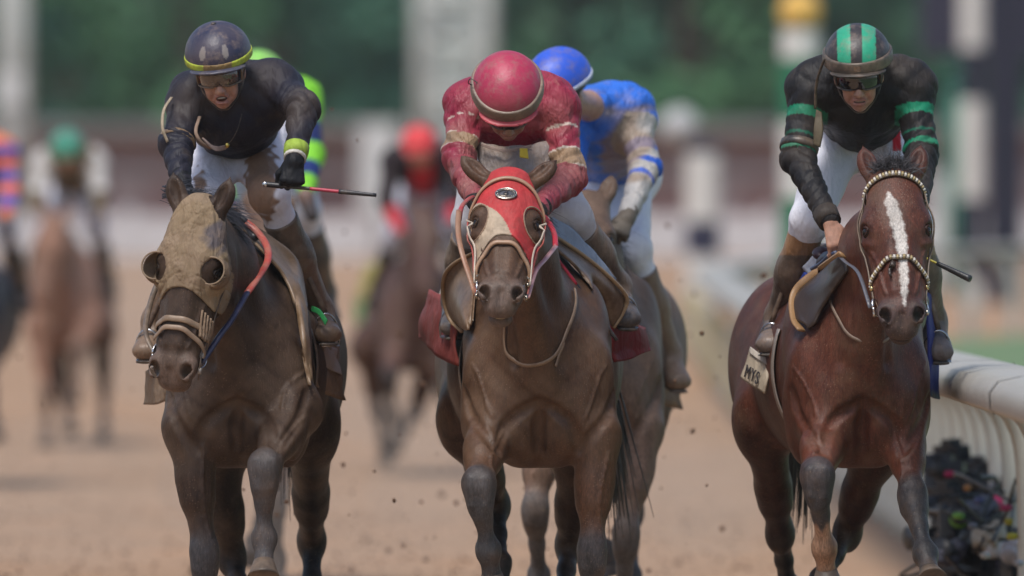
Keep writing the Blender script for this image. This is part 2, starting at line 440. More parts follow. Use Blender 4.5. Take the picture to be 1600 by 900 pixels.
M_CLOTH_MUDDY = surf('muddy_cloth', .7, .2, mud=.62, mudcol=(.27, .19, .13, 1), mudscale=9, var=.2, bump=.3, bscale=120, wr=.5, wrscale=15)
M_BOOT = surf('boot_leather', .44, .4, mud=.50, mudcol=(.23, .155, .105, 1), mudscale=9, var=.25, bump=.2, bscale=140, wr=.25, wrscale=18)
M_SHELL = surf('helmet_shell', .42, .45, mud=.30, mudcol=(.25, .18, .14, 1), mudscale=26, var=.15, bump=.25, bscale=160, wr=.06)
M_SKIN, _t, _b = newmat('skin')
_a = N(_t, 'ShaderNodeAttribute'); _a.attribute_name = 'Col'; _n = noise(_t, 60, 4, .6); _c = mixc(_t, 1.0, _a.outputs['Color'], ramp(_t, _n.outputs['Fac'], .3, .7, (.75, .72, .70, 1), (1.12, 1.1, 1.08, 1)).outputs['Color'], 'MULTIPLY')
_t.links.new(_c, _b.inputs['Base Color']); _b.inputs['Roughness'].default_value = .45; _b.inputs['Subsurface Weight'].default_value = .08; _b.inputs['Subsurface Scale'].default_value = .01
M_LENS, _t, _b = newmat('goggle_lens'); _b.inputs['Roughness'].default_value = .08; _b.inputs['Coat Weight'].default_value = 1.0
_n = noise(_t, 45, 5, .7); _r = ramp(_t, _n.outputs['Fac'], .42, .62, (.012, .01, .01, 1), (.20, .13, .09, 1)); _t.links.new(_r.outputs['Color'], _b.inputs['Base Color'])
M_LENS_DARK, _t, _b = newmat('dark_goggle_lens'); _b.inputs['Base Color'].default_value = (.01, .01, .012, 1); _b.inputs['Roughness'].default_value = .05; _b.inputs['Coat Weight'].default_value = 1.0
# ------------------------------------------------------------------ horses
class Frame:
    def __init__(s, o, x, f, l, sc=1.0): s.o, s.R, s.sc = np.asarray(o, float), np.stack([unit(x), unit(f), unit(l)], 1), sc
    def p(s, x, f, l): return s.o + s.R @ np.array([x, f, l]) * s.sc
    def pts(s, a): return s.o + (np.asarray(a, float) * s.sc) @ s.R.T
    def d(s, x, f, l): return s.R @ np.array([x, f, l])
    def inv(s, v): return ((v - s.o) @ s.R) / s.sc
    def ell(s, pos, r, Rl=None, **k): return ell(s.p(*pos), np.array(r) * s.sc, s.R if Rl is None else s.R @ Rl, **k)
    def cap(s, a, b, ra, rb, **k): return cap(s.p(*a), s.p(*b), ra * s.sc, rb * s.sc, **k)
    def ec(s, a, b, wa, ha, wb, hb, **k): return ec(s.p(*a), s.p(*b), wa * s.sc, ha * s.sc, wb * s.sc, hb * s.sc, s.R[:, 1], **k)

def head_frame(poll, nose, yaw=0.0, roll=0.0, sc=1.0):
    """x: image right, f: out of the face, l: down the face"""
    l = unit(nose - poll); f = np.array([math.sin(yaw), -math.cos(yaw), 0.0]); f = unit(f - l * (f @ l))
    x = np.cross(l, f); x = -x if x[0] < 0 else x
    c, s = math.cos(roll), math.sin(roll)
    x, f = c * x + s * f, c * f - s * x
    return Frame(poll, x, f, l, sc)

def rotx(a): c, s = math.cos(a), math.sin(a); return np.array([[1, 0, 0], [0, c, -s], [0, s, c]])
def roty(a): c, s = math.cos(a), math.sin(a); return np.array([[c, 0, s], [0, 1, 0], [-s, 0, c]])
def rotz(a): c, s = math.cos(a), math.sin(a); return np.array([[c, -s, 0], [s, c, 0], [0, 0, 1]])

def head_prims(H, ears, coat, muzzle, mouth_open=0.0, detail=True):
    q = []
    q.append(H.ec((0, -.066, .01), (0, -.062, .20), .080, .064, .096, .068, k=.04, c=coat))
    q.append(H.ec((0, -.060, .17), (0, -.064, .50), .088, .062, .056, .046, k=.05, c=coat))
    q.append(H.ell((0, -.052, .12), (.090, .052, .13), k=.04, c=coat))
    q.append(H.ell((0, -.13, .28), (.074, .07, .19), k=.06, c=coat))
    for s in (-1, 1):
        q.append(H.ell((s * .090, -.064, .185), (.030, .038, .052), k=.03, c=coat))      # orbit
        q.append(H.ell((s * .056, -.175, .20), (.040, .095, .125), k=.035, c=coat))      # cheek
        q.append(H.ec((s * .046, -.18, .26), (s * .024, -.125, .52), .022, .035, .016, .024, k=.04, c=coat))
        q.append(H.cap((s * .088, -.085, .24), (s * .070, -.090, .38), .014, .010, k=.03, c=coat))   # facial crest
        q.append(H.cap((s * .026, -.018, .24), (s * .020, -.022, .46), .016, .012, k=.03, c=coat))    # nasal bones
        q.append(H.ell((s * .055, -.085, .44), (.020, .03, .07), k=.04, c=coat))
    q.append(H.ell((0, -.078, .53), (.068, .055, .062), k=.035, c=muzzle))
    q.append(H.ell((0, -.088, .577), (.052, .040, .030), k=.022, c=muzzle))
    mo = mouth_open
    q.append(H.ell((0, -.134 - mo, .564 - mo * .3), (.042, .026, .034), k=.018 if not mo else .008, c=muzzle))
    q.append(H.ell((0, -.122 - mo * .5, .50), (.042, .034, .05), k=.03, c=muzzle))
    if detail:
        dk = tuple(x * .22 for x in muzzle)
        for s in (-1, 1):
            q.append(H.ell((s * .051, -.045, .530), (.027, .026, .042), rotz(s * .3), k=.018, c=muzzle))
            q.append(H.cap((s * .070, -.050, .515), (s * .060, -.034, .568), .013, .012, k=.014, c=muzzle))
            q.append(H.ell((s * .055, -.034, .547), (.0155, .038, .0265), rotz(s * .40) @ roty(s * -.35), k=.006, sub=True))
            q.append(H.cap((s * .052, -.022, .145), (s * .092, -.034, .185), .014, .012, k=.022, c=coat))  # brow
            q.append(H.ell((s * .114, -.040, .212), (.020, .024, .022), k=.008, sub=True)); q.append(H.cap((s * .105, -.070, .245), (s * .085, -.050, .262), .012, .008, k=.025, c=coat))
        q.append(H.ell((0, -.110 - mo * .5, .590), (.050, .0045 + mo * .42, .052), k=.010, sub=True))
        q.append(H.cap((0, -.026, .55), (0, -.052, .602), .005, .005, k=.022, sub=True))
    for s, (dx, df, dl, L) in zip((-1, 1), ears):
        d = unit(V(s * dx, df, dl)); b = V(s * .056, -.056, .018); xx = unit(np.cross(d, V(0, 1, 0))) * s; 
        t = b + d * L; m = b + d * L * .48 + V(s * .006, 0, 0)
        Rl = np.stack([unit(np.cross(V(0, 1, 0), d)), unit(np.cross(d, np.cross(V(0, 1, 0), d))), d], 1)
        q.append(H.cap(b - d * .01, b + d * .03, .030, .024, k=.025, c=coat)); q.append(H.ell(m, (.036, .024, L * .42), Rl, k=.018, c=coat))
        q.append(H.cap(lerp(m, t, .3), t, .021, .003, k=.012, c=tuple(x * .6 for x in coat)))
        if detail:
            q.append(H.ell(lerp(m, t, .12) + Rl[:, 1] * .026 - V(s * .002, 0, 0), (.017, .017, L * .36), Rl, k=.006, sub=True))
    return q

def leg_prims(J, hind, coat, dark, sc=1.0, fwd=V(0, -1, 0), lift=False):
    """J: joints from elbow/stifle down to the toe"""
    a, b, c, d = [np.asarray(j, float) for j in J]; q = []
    warm = tuple(np.array(coat) * (1.30, 1.25, 1.2)) if not hind else coat
    up2 = unit(np.cross(b - a, V(1, 0, 0)))
    if not hind:
        q.append(ec(a, lerp(a, b, .55), .080 * sc, .105 * sc, .057 * sc, .064 * sc, up2, k=.04, c=lerp(coat, warm, .6)))
        w_ = 1.22 if lift else 1.0; q.append(ec(lerp(a, b, .42), lerp(a, b, .92), .058 * sc * w_, .064 * sc, .038 * sc * w_, .043 * sc, up2, k=.04, c=warm))
        q.append(ell(lerp(a, b, .25) + V(.018, -.01, 0), V(.050, .06, .13) * sc, k=.03, c=lerp(coat, warm, .6)))
        dn = unit(c - b)
        if lift:      # bent knee: a long shield facing forward
            q.append(ell(b + dn * .030 - V(0, .004, 0), V(.050, .044, .092) * sc, k=.04, c=dark)); q.append(ell(b - dn * .020 + V(0, .02, 0), V(.050, .05, .045) * sc, k=.04, c=lerp(coat, dark, .8)))
            for s_ in (-1, 1): q.append(cap(b + V(s_ * .028, -.030, .03), b + V(s_ * .022, -.026, -.06), .014, .010, k=.02, c=dark))
        else:
            q.append(ell(b, V(.049, .046, .075) * sc, k=.04, c=dark)); q.append(ell(b + dn * .055, V(.041, .040, .050) * sc, k=.03, c=dark))
            for s_ in (-1, 1): q.append(cap(b + V(s_ * .030, -.022, .035), b + V(s_ * .028, -.020, -.045), .013, .011, k=.018, c=dark))
        rc = .0265
    else:
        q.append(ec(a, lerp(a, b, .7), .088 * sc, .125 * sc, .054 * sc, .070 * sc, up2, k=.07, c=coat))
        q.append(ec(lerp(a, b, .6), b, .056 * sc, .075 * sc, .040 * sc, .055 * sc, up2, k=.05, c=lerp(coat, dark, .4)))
        q.append(ell(b, V(.044, .058, .072) * sc, k=.04, c=lerp(coat, dark, .9))); q.append(cap(b, b + V(0, .06, .03) * sc, .025 * sc, .018 * sc, k=.03, c=dark))
        rc = .029
    m_ = lerp(b, c, .5)
    q.append(ec(b, m_, rc * 1.42 * sc, .042 * sc, rc * sc, .032 * sc, fwd, k=.03, c=dark)); q.append(ec(m_, c, rc * sc, .032 * sc, rc * 1.15 * sc, .034 * sc, fwd, k=.03, c=dark))
    q.append(cap(lerp(b, c, .15) - fwd * .026 * sc, c - fwd * .022 * sc, .012 * sc, .014 * sc, k=.008, c=dark))   # tendon
    q.append(ell(c, V(.041, .043, .046) * sc, k=.028, c=dark)); q.append(ell(c - fwd * .028 * sc - V(0, 0, .01), V(.024, .020, .028) * sc, k=.014, c=dark))
    for s_ in (-1, 1): q.append(cap(c + V(s_ * .026, 0, .012) * sc, c + V(s_ * .024, 0, -.014) * sc, .015 * sc, .013 * sc, k=.014, c=dark))
    e = lerp(c, d, .58)
    q.append(ec(c, e, .030 * sc, .032 * sc, .034 * sc, .034 * sc, fwd, k=.025, c=dark))
    return q

def hoof_mesh(J, mat, parent, sc=1.0, c=(.06, .05, .045)):
    cp, d = np.asarray(J[2], float), np.asarray(J[3], float); e = lerp(cp, d, .55); ax = unit(d - e)
    up = unit(V(0, -1, .01) - ax * (V(0, -1, .01) @ ax)); sd = np.cross(ax, up); n = 20; rows = []
    for t, r, fo in ((-.005, .030, 0), (0, .036, 0), (.35, .043, .006), (.8, .052, .016), (.97, .056, .020), (1.0, .053, .019), (1.0, .035, .015), (.97, .001, .01)):
        cc = e + (d - e) * t + up * fo * sc
        rows.append([cc + (sd * math.cos(2 * math.pi * k / n) * r + up * math.sin(2 * math.pi * k / n) * r * (1.12 if math.sin(2 * math.pi * k / n) > 0 else .85)) * sc for k in range(n)])
    v = np.array(rows).reshape(-1, 3)
    q = np.array([[i * n + j, (i + 1) * n + j, (i + 1) * n + (j + 1) % n, i * n + (j + 1) % n] for i in range(len(rows) - 1) for j in range(n)])
    return npmesh('hoof', v, q, mat, parent, attrs={'Col': np.ones((len(v), 1)) * np.array(c)})

def strands(mb, roots, dirs, length, r=.0025, droop=.3, curl=.03, n=8, c=(.02, .018, .017), cvar=.5):
    for p, d in zip(roots, dirs):
        L = length * rng.uniform(.6, 1.15); d = unit(d); w = rng.normal(0, curl, (3,)); w2 = rng.normal(0, curl * .6, 3); pts = []
        for i in range(n):
            t = i / (n - 1); pts.append(p + d * L * t + V(0, 0, -1) * droop * L * t * t + w * t * t + w2 * math.sin(t * 5) * t)
        k = 1 + rng.uniform(-cvar, cvar * 1.4)
        mb.tube(pts, r * rng.uniform(.6, 1.3), ns=3, taper=np.linspace(1.2, .12, n), c=tuple(x * k for x in c))

class Horse: pass

def build_horse(S):
    h = Horse(); h.S = S
    x0, y0, yaw = S['x0'], S['y0'], S.get('yaw', 0); dz = S.get('dz', -.04); W = S.get('wid', 1.0)
    B = V(math.sin(yaw), math.cos(yaw), 0); U = V(math.cos(yaw), -math.sin(yaw), 0)
    T = lambda u, v, w: V(x0, y0, dz) + U * u + B * v + V(0, 0, w)
    RT = np.stack([U, B, V(0, 0, 1)], 1)
    h.T, h.RT, h.U, h.B = T, RT, U, B
    coat, dark, muz = S['coat'], S['dark'], S.get('muzzle', S['coat'])
    detail = S.get('detail', True)
    tr = [
        ell(T(0, .46, 1.11), (.235 * W, .40, .37), RT, k=.06, c=coat),
        ell(T(0, .16, 1.03), (.215 * W, .17, .30), RT, k=.08, c=coat),
        ell(T(0, .98, 1.07), (.295 * W, .60, .35), RT, k=.08, c=coat),
        ell(T(0, 1.52, 1.13), (.255 * W, .40, .27), RT, k=.08, c=coat),
        ec(T(0, .28, 1.42), T(0, 1.0, 1.40), .055, .085, .07, .05, V(0, 0, 1), k=.10, c=coat),
        ec(T(0, 1.0, 1.36), T(0, 1.72, 1.30), .10, .06, .12, .08, V(0, 0, 1), k=.10, c=coat)]
    for s in (-1, 1):
        tr += [ell(T(s * .135 * W, 1.60, 1.08), (.175 * W, .27, .30), RT, k=.09, c=coat),
               ell(T(s * .175 * W, .13, 1.04), (.080, .09, .15), RT, k=.05, c=coat),          # point of the shoulder
               ell(T(s * .170 * W, .30, 1.15), (.070, .12, .22), RT @ rotx(-.35), k=.09, c=coat),   # shoulder blade
               ell(T(s * .095 * W, .045, .925), (.100, .085, .155), RT @ roty(s * .25), k=.035, c=coat),   # breast muscle
               ell(T(s * .070 * W, .12, .82), (.075, .10, .085), RT, k=.04, c=coat),
               ell(T(s * .165 * W, .22, .90), (.090, .12, .17), RT, k=.05, c=coat)]            # upper arm
    # neck
    H = S['H']; h.H = H
    n2 = H.p(0, -.125, .045); n0 = T(0, .34, 1.25); n1 = lerp(n0, n2, .5) + V(0, .02, .03); up = V(0, 1, .25)
    nb = T(0, .20, 1.13)
    tr += [ec(nb, n1, .155 * W, .27, .105, .175, up, k=.10, c=coat), ec(n1, n2, .105, .175, .072, .105, up, k=.07, c=coat),
           cap(T(0, .02, 1.02), lerp(nb, n2, .72) - up * .10, .075, .045, k=.09, c=coat)]
    if detail:      # jugular grooves and the edge of the shoulder
        for s in (-1, 1):
            tr.append(cap(T(s * .085, -.075, 1.10), lerp(nb, n2, .6) + U * s * .075 - up * .13, .009, .008, k=.04, sub=True))
            tr.append(cap(T(s * .265 * W, .40, 1.25), T(s * .25 * W, .36, .88), .012, .010, k=.04, sub=True))
    lp = []
    for i, J in enumerate(S['fore']):
        s = -1 if i == 0 else 1
        lp.append(leg_prims(J, False, coat, S.get('legdark', dark), S.get('legsc', 1.0), lift=J[1][1] < y0 - .2))
        lp[-1].append(ec(T(s * .15 * W, .20, .96), J[0], .085, .11, .078, .10, V(0, -1, 0), k=.06, c=coat))
    for i, J in enumerate(S['hind']):
        s = -1 if i == 0 else 1
        lp.append(leg_prims(J, True, S.get('hindcoat_shaded', coat), S.get('hinddark', dark), S.get('legsc', 1.0)))  # hind coat, where given, has shade painted into it
        lp[-1].append(ec(T(s * .15 * W, 1.60, 1.12), J[0], .15 * W, .26, .095, .15, V(0, -1, 0), k=.08, c=coat))
    hp = head_prims(H, S['ears'], coat, muz, S.get('mouth', 0.0), detail)
    prims = tr + [p for l in lp for p in l] + hp
    h.trunk, h.legs, h.head, h.prims = tr, lp, hp, prims
    if detail:      # veins standing out under the skin
        def vein(pts, r=.0042):
            p, _ = project(prims, catmull(pts, 5), .0008)
            for a_, b_ in zip(p[:-1], p[1:]): prims.append(cap(a_, b_, r, r, k=.010))
        def face_hit(x, z, y_from=-.9):
            p = np.array([T(x_, 0, 0) + V(0, 0, z_ - dz) for x_, z_ in zip(x, z)]); p[:, 1] = y0 + y_from; n_ = len(p)
            lo = p[:, 1].copy(); done = np.zeros(n_, bool)
            for _ in range(90):
                f = evalpts(base_, p); done |= f < .002; p[~done, 1] += np.clip(f[~done], .004, .02)
            return p
        base_ = tr + [q for l in lp for q in l]
        def crease(xz, r, k=.022):
            c_ = catmull(np.array([[a_, 0, b_] for a_, b_ in xz]), 4); p = face_hit(c_[:, 0], c_[:, 2] + dz, -.20) + V(0, -r * .45, 0)
            for a_, b_ in zip(p[:-1], p[1:]):
                if np.linalg.norm(a_ - b_) < .08: prims.append(cap(a_, b_, r, r, k=k, sub=True))
        crease([(0, .97), (.004, .92), (-.003, .87), (0, .80)], .0065, .03)
        for s in (-1, 1):
            crease([(s * .004, .955), (s * .060, .93), (s * .115, .88), (s * .140, .80)], .006, .03)
            crease([(s * .255 * W, 1.0), (s * .232 * W, .92), (s * .185, .85), (s * .135, .79)], .011)
            w_ = rng.uniform(-.015, .015, 12)
            vein([T(s * .20, .10, 1.08 + w_[3]), T(s * .185 + w_[4], -.0, .98), T(s * .16, -.03, .90 + w_[5])], .0024)
            vein([H.p(s * .085, -.07, .27), H.p(s * .066, -.05 + w_[6] * .5, .34), H.p(s * .052, -.045, .42), H.p(s * .046, -.03, .47)], .0032)
            vein([H.p(s * .078, -.06, .33), H.p(s * .072, -.085, .40), H.p(s * .062, -.08, .46)], .0028)
        for J in S['fore']:
            a_, b_ = np.asarray(J[0]), np.asarray(J[1]); sg = rng.choice([-1, 1])
            vein([lerp(a_, b_, .15) + V(sg * .05, -.08, 0), lerp(a_, b_, .5) + V(sg * .02, -.06, 0), lerp(a_, b_, .85) + V(sg * .03, -.04, 0)], .0030)
    if S.get('cut'): prims = prims + S['cut']
    root = thing(S.get('name', 'racehorse'), S['label'], 'horse', (x0, y0 + .8, 0), S.get('group'))
    h.root = root
    vx = S.get('vox', (.005, .0075, .005))
    def cf(v):
        c = colour_of(prims, v, coat)
        if detail:
            l = H.inv(v)
            for s in (-1, 1):
                d = np.linalg.norm((l - V(s * .053, -.052, .545)) / V(.016, .020, .024), axis=1); c = lerp(c, np.array((.010, .007, .007)), np.clip(1.7 - d, 0, 1)[:, None])
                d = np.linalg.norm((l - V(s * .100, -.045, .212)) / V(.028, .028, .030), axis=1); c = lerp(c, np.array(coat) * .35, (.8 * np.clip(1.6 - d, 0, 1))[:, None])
            d = np.abs(l[:, 1] + .110) / .010 + np.clip(.50 - l[:, 2], 0, 1) * 50; c = lerp(c, np.array((.02, .013, .012)), (.8 * np.clip(1.4 - d, 0, 1))[:, None])
        if S.get('colf'): c = S['colf'](v, c, H, h)
        return c
    def mudf(v):
        m = np.zeros(len(v)); f = S.get('mudf'); return f(v, h) if f else m
    body = sdfmesh('body', prims, S.get('mat', M_COAT), root, vx, default=coat, colf=cf, it=2, attrs={'mud': mudf})
    h.body = body
    for J, c in zip(list(S['fore']) + list(S['hind']), S.get('hoofc', [(.07, .055, .045)] * 4)): hoof_mesh(J, M_HOOF, root, S.get('legsc', 1.0), c)
    if detail:
        for s in (-1, 1):
            MB().ball(H.p(s * .0925, -.050, .212), .0225 * H.sc, H.R, 16, 12, c=(.02, .01, .01)).build('eye', M_EYE, root)
            lid = MB()
            th = np.linspace(-.35, math.pi + .35, 14)
            e = H.p(s * .0955, -.054, .195)
            lid.tube([H.p(s * (.0955 + .012 * abs(math.sin(a))), -.050 + .022 * math.cos(a), .212 - .018 * math.sin(a)) for a in th], .0060 * H.sc, ns=6, c=tuple(x * .45 for x in coat))
            lid.tube([H.p(s * (.0955 + .010 * abs(math.sin(a))), -.050 + .021 * math.cos(a), .212 + .016 * math.sin(a)) for a in th], .0048 * H.sc, ns=6, c=tuple(x * .4 for x in coat))
            lid.build('eyelid', M_COAT, root)
    # mane along the crest, tail
    mb = MB(); up_ = unit(up); ax = unit(n2 - n0)
    nst = S.get('mane_n', 1300)
    if nst:
        roots, dirs = [], []
        for i in range(nst):
            t = rng.uniform(.05, 1.0); side = S.get('mane_side', 1)
            w = lerp(.20, .115, t)
            ph = math.sin(t * 37) * .3 + math.sin(t * 91) * .2; roots.append(lerp(n0, n2, t) + up_ * w * .93 + U * rng.normal(0, .010)); dirs.append(U * side * (.75 + ph) + V(0, .5, .25 + ph * .5) + V(*rng.normal(0, .09, 3)))
        strands(mb, roots, dirs, S.get('mane_len', .15), .0019 if detail else .010, .6, .018, c=S.get('hair', (.02, .017, .016)))
        mb.build('mane', M_HAIR, root)
    mb = MB(); tb = T(0, 1.86, 1.24); tt = S.get('tail', [T(0, 2.05, 1.30), T(.05, 2.15, 1.0), T(.05, 2.2, .7)])
    for i in range(S.get('tail_n', 120)):
        sp = rng.normal(0, 1, 3) * V(.016, .03, .03); k = 1 + rng.uniform(-.4, .6)
        pts = catmull([tb + sp * .4] + [np.asarray(q_) + sp * (1 + j * .9) for j, q_ in enumerate(tt)], 4)
        mb.tube(pts, (.006 if detail else .012), ns=3, taper=np.linspace(1.2, .2, len(pts)), c=tuple(x * k for x in S.get('hair', (.02, .017, .016))))
    mb.build('tail', M_HAIR, root)
    return h

def head_ring(h, l0, tilt=0.0, th=(0, 360), n=48, off=.004, cf=-.09, prims=None):
    """points round the head in a plane across it; angle 0 = image right, 90 = out of the face"""
    H = h.H; prims = prims or h.head; a = np.radians(np.linspace(th[0], th[1], n))
    dl = np.stack([np.cos(a), np.sin(a) * math.cos(tilt), np.sin(a) * math.sin(tilt)], 1)
    c = H.p(0, cf, l0); D = dl @ H.R.T
    lo, hi = np.zeros(n), np.full(n, .22)
    for _ in range(14):
        m = (lo + hi) / 2; f = evalpts(prims, c + D * m[:, None]) - off; lo = np.where(f < 0, m, lo); hi = np.where(f < 0, hi, m)
    p = c + D * lo[:, None]
    return p, gradpts(prims, p)

def strap_on(mb, prims, pts, wid, th=.003, off=.002, c=(.1, .06, .03), n=6, ns=8):
    p = catmull(pts, n); p, nn = project(prims, p, off + th); mb.tube(p, th, wid / 2, normals=nn, ns=ns, c=c); return p, nn
# ------------------------------------------------------------------ riders
SKIN = (.42, .235, .165)
def face_prims(H, skin=SKIN, mouth=.5, lip=(.30, .10, .09)):
    q = [H.ell((0, -.02, -.03), (.074, .094, .088), k=.03, c=skin), H.ell((0, .030, .045), (.058, .062, .078), k=.03, c=skin),
         H.ell((0, .028, .090), (.046, .052, .034), k=.03, c=skin), H.ell((0, .066, .115), (.021, .019, .018), k=.022, c=skin),
         H.cap((0, .088, .016), (0, .110, .058), .009, .0135, k=.012, c=skin), H.cap((-.036, .074, -.004), (.036, .074, -.004), .012, .012, k=.015, c=skin)]
    for s in (-1, 1):
        q += [H.ell((s * .012, .101, .061), (.009, .009, .008), k=.006, c=skin), H.ell((s * .040, .064, .040), (.021, .018, .019), k=.02, c=skin),
              H.ell((s * .034, .062, .075), (.018, .018, .020), k=.02, c=skin), H.ell((s * .079, -.008, .028), (.009, .020, .031), k=.008, c=skin),
              H.ell((s * .007, .112, .0675), (.0035, .006, .004), k=.002, sub=True)]
    q.append(H.ell((0, .090, .082), (.027, .010, .006), k=.004, c=lip)); q.append(H.ell((0, .086, .099 + .004 * mouth), (.023, .011, .007), k=.004, c=lip))
    q.append(H.ell((0, .097, .0905), (.0245, .015, .0026 + .005 * mouth), k=.003, sub=True))
    for s in (-1, 1): q.append(H.cap((s * .026, .088, .068), (s * .033, .078, .088), .0025, .0025, k=.012, sub=True))
    return q

def hand_prims(w, D, Nn, Sd, curl=(75, 85, 50), c=SKIN, sc=1.0, fat=1.0):
    """w: wrist, D: towards the knuckles, Nn: where the palm looks, Sd: the thumb's side"""
    D = unit(D); Nn = unit(np.asarray(Nn, float) - D * (Nn @ D)); Sd0 = np.cross(D, Nn); Sd = Sd0 * np.sign(Sd0 @ np.asarray(Sd, float)); f = fat
    q = [ec(w, w + D * .078 * sc, .026 * f, .017 * f, .040 * f, .015 * f, Nn, k=.012, c=c), ell(w + D * .03 * sc + Sd * .024 + Nn * .010, V(.016, .016, .020) * f, k=.012, c=c)]
    spec = [(.030, .000, .043, .026, .019, .0088), (.010, .004, .047, .029, .020, .0092), (-.011, .001, .043, .027, .019, .0088), (-.030, -.006, .034, .020, .016, .0076)]
    for i, (o, fw, a, b, d, r) in enumerate(spec):
        p = w + D * (.080 + fw) * sc + Sd * o; ang = 0; r *= f * 1.08
        for j, (L, cv) in enumerate(zip((a, b, d), curl)):
            ang += math.radians(cv * (1 + .06 * i)); dd = D * math.cos(ang) + Nn * math.sin(ang) - Sd * .04 * (i - 1.5) * (j == 0)
            e = p + unit(dd) * L * sc; q.append(cap(p, e, r * (1 - .06 * j), r * (.94 - .06 * j), k=.0045, c=c)); p = e
    p = w + D * .022 * sc + Sd * .026 + Nn * .006
    for L, dd, r in ((.040, D * .70 + Sd * .55 + Nn * .45, .0105), (.030, D * .72 - Sd * .10 + Nn * .68, .0098), (.022, D * .35 - Sd * .70 + Nn * .55, .0088)):
        e = p + unit(dd) * L * sc; q.append(cap(p, e, r * f * 1.05, r * f, k=.006, c=c)); p = e
    return q

def slab(H, ax, lo, hi):
    """field, negative where lo < head coordinate ax < hi"""
    d = H.R[:, ax]; o = H.o @ d
    def f(X, Y, Z):
        t = (X * d[0] + Y * d[1] + Z * d[2] - o) / H.sc
        return np.maximum(lo - t, t - hi) * H.sc
    return f
def fmax(*fs):
    def f(X, Y, Z):
        r = fs[0](X, Y, Z)
        for g_ in fs[1:]: r = np.maximum(r, g_(X, Y, Z))
        return r
    return f
def halfspace(p, n):
    n = unit(n); o = np.asarray(p, float) @ n
    return lambda X, Y, Z: X * n[0] + Y * n[1] + Z * n[2] - o

